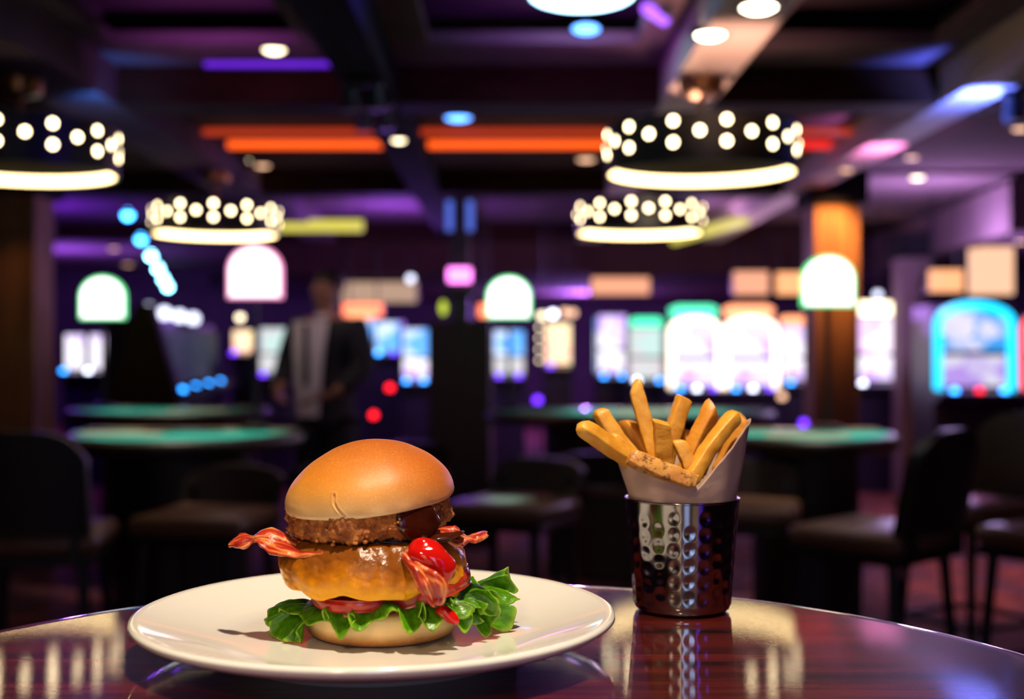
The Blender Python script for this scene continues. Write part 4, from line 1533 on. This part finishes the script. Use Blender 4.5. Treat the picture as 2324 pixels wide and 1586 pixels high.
# curly cluster at the right
lettuce([(1040, 1362, .822), (1052, 1400, .826), (1080, 1412, .832), (1112, 1418, .840), (1150, 1402, .850), (1165, 1372, .862), (1166, 1335, .872), (1150, 1318, .880), (1118, 1330, .890), (1085, 1338, .898)],
        [(1000, 1382, .836), (1005, 1386, .838), (1010, 1388, .842), (1016, 1388, .846), (1022, 1386, .850), (1028, 1382, .856), (1030, 1378, .862), (1028, 1374, .868), (1022, 1372, .874), (1015, 1370, .880)],
        5.5, .0078, .0062, 1.3)
lettuce([(1030, 1372, .818), (1045, 1392, .815), (1075, 1390, .818), (1105, 1382, .826), (1118, 1352, .836), (1100, 1325, .850), (1072, 1330, .862)],
        [(1005, 1380, .826), (1010, 1382, .826), (1016, 1382, .828), (1022, 1380, .832), (1026, 1374, .838), (1024, 1368, .846), (1018, 1366, .854)],
        4.0, .0074, .0058, 4.0, 320)

# ---------------------------------------------------------------- steel cup
CX, CY = (1548 - 1162) / FPX * .985, .985
m, nt, b = nodes_of('hammered_steel')
b.inputs['Base Color'].default_value = (0.34, 0.325, 0.34, 1)
b.inputs['Metallic'].default_value = 1.0
b.inputs['Roughness'].default_value = 0.13
bump(nt, b, noise_node(nt, tex_coord(nt), 900, 2), 0.03, 0.0004)
cup = thing('steel_cup', 'hammered stainless steel cup holding paper wrapped french fries', 'cup', (CX, CY, ZT))
HC, RT, RBo = .0880, .0447, .0378
NCOL, NROW = 22, 6.6


def cup_r(z):
    t_ = z / HC
    r = RBo + (RT - RBo) * t_
    if z < .008:
        q = 1 - z / .008
        r -= .0045 * q * q
    return r


def cup_fn(u, v):
    z = v * HC
    a = 2 * PI * u
    r = cup_r(z)
    pitch = HC * .93 / NROW
    best = 9
    ci = a / (2 * PI) * NCOL
    for dc in (-1, 0, 1):
        k = math.floor(ci) + dc
        off = .5 if k % 2 else 0
        rj = random.Random(k % NCOL * 31 + 3)
        jit = rj.uniform(-.25, .25)
        ca = (k + .5) * 2 * PI / NCOL
        zi = (z - .006) / pitch - off - jit
        for dz in (0, 1):
            zc = (math.floor(zi) + dz + off + jit) * pitch + .006
            if zc < .010 or zc > HC - .010:
                continue
            da = (a - ca + PI) % (2 * PI) - PI
            best = min(best, math.hypot(da * r, (z - zc) * .88))
    if best < .0062:
        r -= .00058 * (math.cos(best / .0062 * PI) * .5 + .5)
    return Vector((math.cos(a) * r, math.sin(a) * r, z))


m_ = MB()
m_.grid(440, 150, cup_fn, wrap=True)
m_.build('shell', 'hammered_steel', cup, True)
MB().lathe([(0, .002), (RBo - .0045, .002), (RBo - .0045, 0), (0, 0)], 64).build('bottom', 'hammered_steel', cup, True, sharp=40)
MB().lathe([(RBo - .001, .003), (RT - .0012, HC)] + [(RT - .0006 + .0011 * math.cos(a), HC + .0011 * math.sin(a)) for a in (PI, PI * .75, PI * .5, PI * .25, 0, -PI * .4)], 128).build('rim', 'hammered_steel', cup, True, sharp=60)
bpy.data.objects['rim'].data.materials[0] = MATS['hammered_steel']

# ---------------------------------------------------------------- paper liner
m, nt, b = nodes_of('liner_paper')
vec = tex_coord(nt)
nt.links.new(ramp(nt, noise_node(nt, vec, 30, 4), [(0.35, (0.60, 0.40, 0.32)), (0.65, (0.70, 0.49, 0.40))]), b.inputs['Base Color'])
b.inputs['Roughness'].default_value = 0.7
bump(nt, b, noise_node(nt, vec, 60, 4), 0.35, 0.002)
tr = nt.nodes.new('ShaderNodeBsdfTranslucent')
tr.inputs['Color'].default_value = (0.60, 0.36, 0.24, 1)
ms = nt.nodes.new('ShaderNodeMixShader')
ms.inputs[0].default_value = 0.25
nt.links.new(b.outputs[0], ms.inputs[1])
nt.links.new(tr.outputs[0], ms.inputs[2])
nt.links.new(ms.outputs[0], nt.nodes['Material Output'].inputs['Surface'])
KEY = [(-8, .086), (0, .094), (10, .103), (25, .118), (45, .134), (62, .147), (80, .151), (100, .148), (140, .138), (180, .134), (230, .126), (270, .122), (285, .118), (300, .1175), (330, .112), (360, .104), (385, .096)]


def top_of(th):
    for (a, h), (b_, h2) in zip(KEY[:-1], KEY[1:]):
        if th <= b_:
            return h + (h2 - h) * (th - a) / (b_ - a)
    return KEY[-1][1]


def paper_fn(u, v):
    th = -8 + 393 * u
    a = math.radians(th)
    top = top_of(th) + nz((th * .0005, 0, 0), 300, 2) * .0010
    z = .012 + (top - .012) * v
    left = .5 + .5 * math.cos(math.radians(th - 275))
    k = .16 + .20 * left
    base = cup_r(min(z, HC)) - .0026
    r = base + max(0, z - HC) * k
    r -= .0011 * u          # the sheet winds inwards
    r += nz((math.sin(a) * .05, z * .7, math.cos(a) * .05), 55, 4) * .0012 * min(1, max(0, z - .07) / .03)
    r += .0010 * math.sin(th * .11) * max(0, z - HC) / .05
    return Vector((r * math.sin(a), -r * math.cos(a), z))


m_ = MB()
m_.grid(260, 44, paper_fn)
pp = m_.build('paper_liner', 'liner_paper', None, True, uv=True, fix=False)
pp.location = (CX, CY, ZT)
sd = pp.modifiers.new('thick', 'SOLIDIFY')
sd.thickness = .0003
tag(pp, 'pale pinkish paper wrap standing in the steel cup around the fries', 'paper liner')

# ---------------------------------------------------------------- french fries
def fry_material(name, a, b_, spots=False):
    m, nt, b = nodes_of(name)
    vec = tex_coord(nt)
    col = ramp(nt, noise_node(nt, vec, 70, 4), [(0.34, a), (0.66, b_)])
    if spots:
        col = mix(nt, ramp(nt, noise_node(nt, vec, 190, 5, .7), [(0.50, (0, 0, 0)), (0.62, (.9, .9, .9))]), col, (0.16, 0.045, 0.010))
    nt.links.new(col, b.inputs['Base Color'])
    b.inputs['Roughness'].default_value = 0.42
    b.inputs['Subsurface Weight'].default_value = 0.25
    b.inputs['Subsurface Radius'].default_value = (1, .55, .15)
    b.inputs['Subsurface Scale'].default_value = 0.004
    bump(nt, b, noise_node(nt, vec, 330, 5), 0.35, 0.0012)


fry_material('fry_gold', (0.60, 0.25, 0.018), (0.74, 0.38, 0.05))
fry_material('fry_deep', (0.50, 0.17, 0.012), (0.66, 0.29, 0.03))
fry_material('fry_skin', (0.54, 0.21, 0.03), (0.70, 0.36, 0.08), True)


def fry(label, tip, base, wd, m_name, bend=.002, twist=.4, tipcut=.35, seed=1.0, end_taper=.75):
    A, B_ = P(*base), P(*tip)
    ax = B_ - A
    L = ax.length
    ax.normalize()
    side = ax.cross(Vector((0, 1, 0)))
    side.normalize()
    fr = ax.cross(side).normalized()
    n, k = 26, 16
    vs_, fs_ = [], []
    rows = [0.0] + [i / (n - 1) for i in range(n)] + [1.0]
    for ri, t_ in enumerate(rows):
        tap = 1.0
        if t_ > .90:
            tap = end_taper + (1 - end_taper) * math.sqrt(max(0, 1 - ((t_ - .90) / .10) ** 2))
        if t_ < .06:
            tap = .8
        if ri in (0, len(rows) - 1):
            tap *= .55
        c = ax * (L * t_) + side * (bend * 4 * t_ * (1 - t_)) + fr * (bend * 2 * t_ * (1 - t_) * math.sin(seed))
        if ri == len(rows) - 1:
            c += ax * .0008
        tw = twist * t_ + seed * .7
        for j in range(k):
            a = 2 * PI * j / k
            e = .30
            x = math.copysign(abs(math.cos(a)) ** e, math.cos(a)) * wd / 2 * tap
            y = math.copysign(abs(math.sin(a)) ** e, math.sin(a)) * wd / 2 * tap * .92
            xr, yr = x * math.cos(tw) - y * math.sin(tw), x * math.sin(tw) + y * math.cos(tw)
            p = c + side * xr + fr * yr
            p += ax * (tipcut * xr * max(0, t_ - .8) * 5)
            q = (p.x + seed, p.y, p.z)
            kk = nz(q, 110, seed) * .0007 + nz(q, 320, seed) * .0004
            p += (side * xr + fr * yr).normalized() * kk
            vs_.append(p)
    m = len(rows)
    for i in range(m - 1):
        for j in range(k):
            q = (j + 1) % k
            fs_.append((i * k + j, i * k + q, (i + 1) * k + q, (i + 1) * k + j))
    fs_.append(tuple(range(k)))
    fs_.append(tuple((m - 1) * k + j for j in reversed(range(k))))
    o = MB().add(vs_, fs_).build('french_fry', m_name, None, True, sharp=50)
    o.location = A
    return tag(o, label, 'french fry', 'french fries in the steel cup')


fry('leftmost french fry, leaning far out over the paper edge', (1316, 965, .945), (1500, 1085, .975), .0128, 'fry_gold', .0005, .2, .2, 1.0, .62)
fry('second french fry from the left, leaning left above the leftmost', (1358, 930, .985), (1470, 1070, .985), .0125, 'fry_gold', .002, .3, .3, 2.3, .6)
fry('short french fry just right of the two left leaning ones', (1420, 956, 1.005), (1490, 1070, .995), .0115, 'fry_deep', -.001, .3, .5, 3.0, .8)
fry('tallest french fry, standing highest with a pointed tip', (1440, 868, .985), (1500, 1060, .980), .0118, 'fry_gold', .0012, .25, -.8, 4.2, .45)
fry('blunt cut french fry standing at the front centre', (1501, 958, .955), (1512, 1090, .965), .0130, 'fry_gold', .0, .1, .4, 0.0, .95)
fry('tall french fry right of the tallest, leaning slightly right', (1553, 903, .985), (1508, 1060, .985), .0122, 'fry_gold', .001, .1, .2, .3, .9)
fry('broad french fry leaning right with a slanted tip', (1620, 924, .980), (1553, 1090, .975), .0130, 'fry_deep', .0025, .25, .8, .9, .8)
fry('french fry tip peeping out behind the broad right one', (1648, 952, 1.005), (1585, 1080, .995), .0112, 'fry_deep', .001, .2, .3, 1.8, .8)
fry('long french fry lying along the slanted right paper edge', (1672, 940, .970), (1562, 1098, .948), .0120, 'fry_gold', .0025, .3, .2, 2.6, .7)
fry('rightmost french fry, behind the tall paper corner', (1686, 946, .990), (1630, 1080, .985), .0125, 'fry_deep', -.0015, .2, .5, 3.6, .65)
fry('short french fry half hidden between the centre and broad ones', (1556, 978, .995), (1580, 1080, .985), .0115, 'fry_deep', .0, .2, .3, 5.1, .9)
fry('pale slim french fry in front of the half hidden one', (1538, 1000, .958), (1572, 1080, .955), .0105, 'fry_gold', -.001, .2, .3, 4.4, .8)
fry('brown spotted french fry lying crosswise over the paper front', (1430, 1036, .930), (1578, 1092, .932), .0125, 'fry_skin', .0012, .3, .2, .2, .85)
fry('small french fry stub between the left leaning ones', (1388, 988, .965), (1480, 1075, .975), .0100, 'fry_gold', .0, .2, .3, 2.0, .7)
fry('hidden french fry at the back of the cup, only its side showing', (1470, 985, 1.01), (1520, 1085, .995), .0115, 'fry_deep', .0, .2, .3, 1.2, .8)
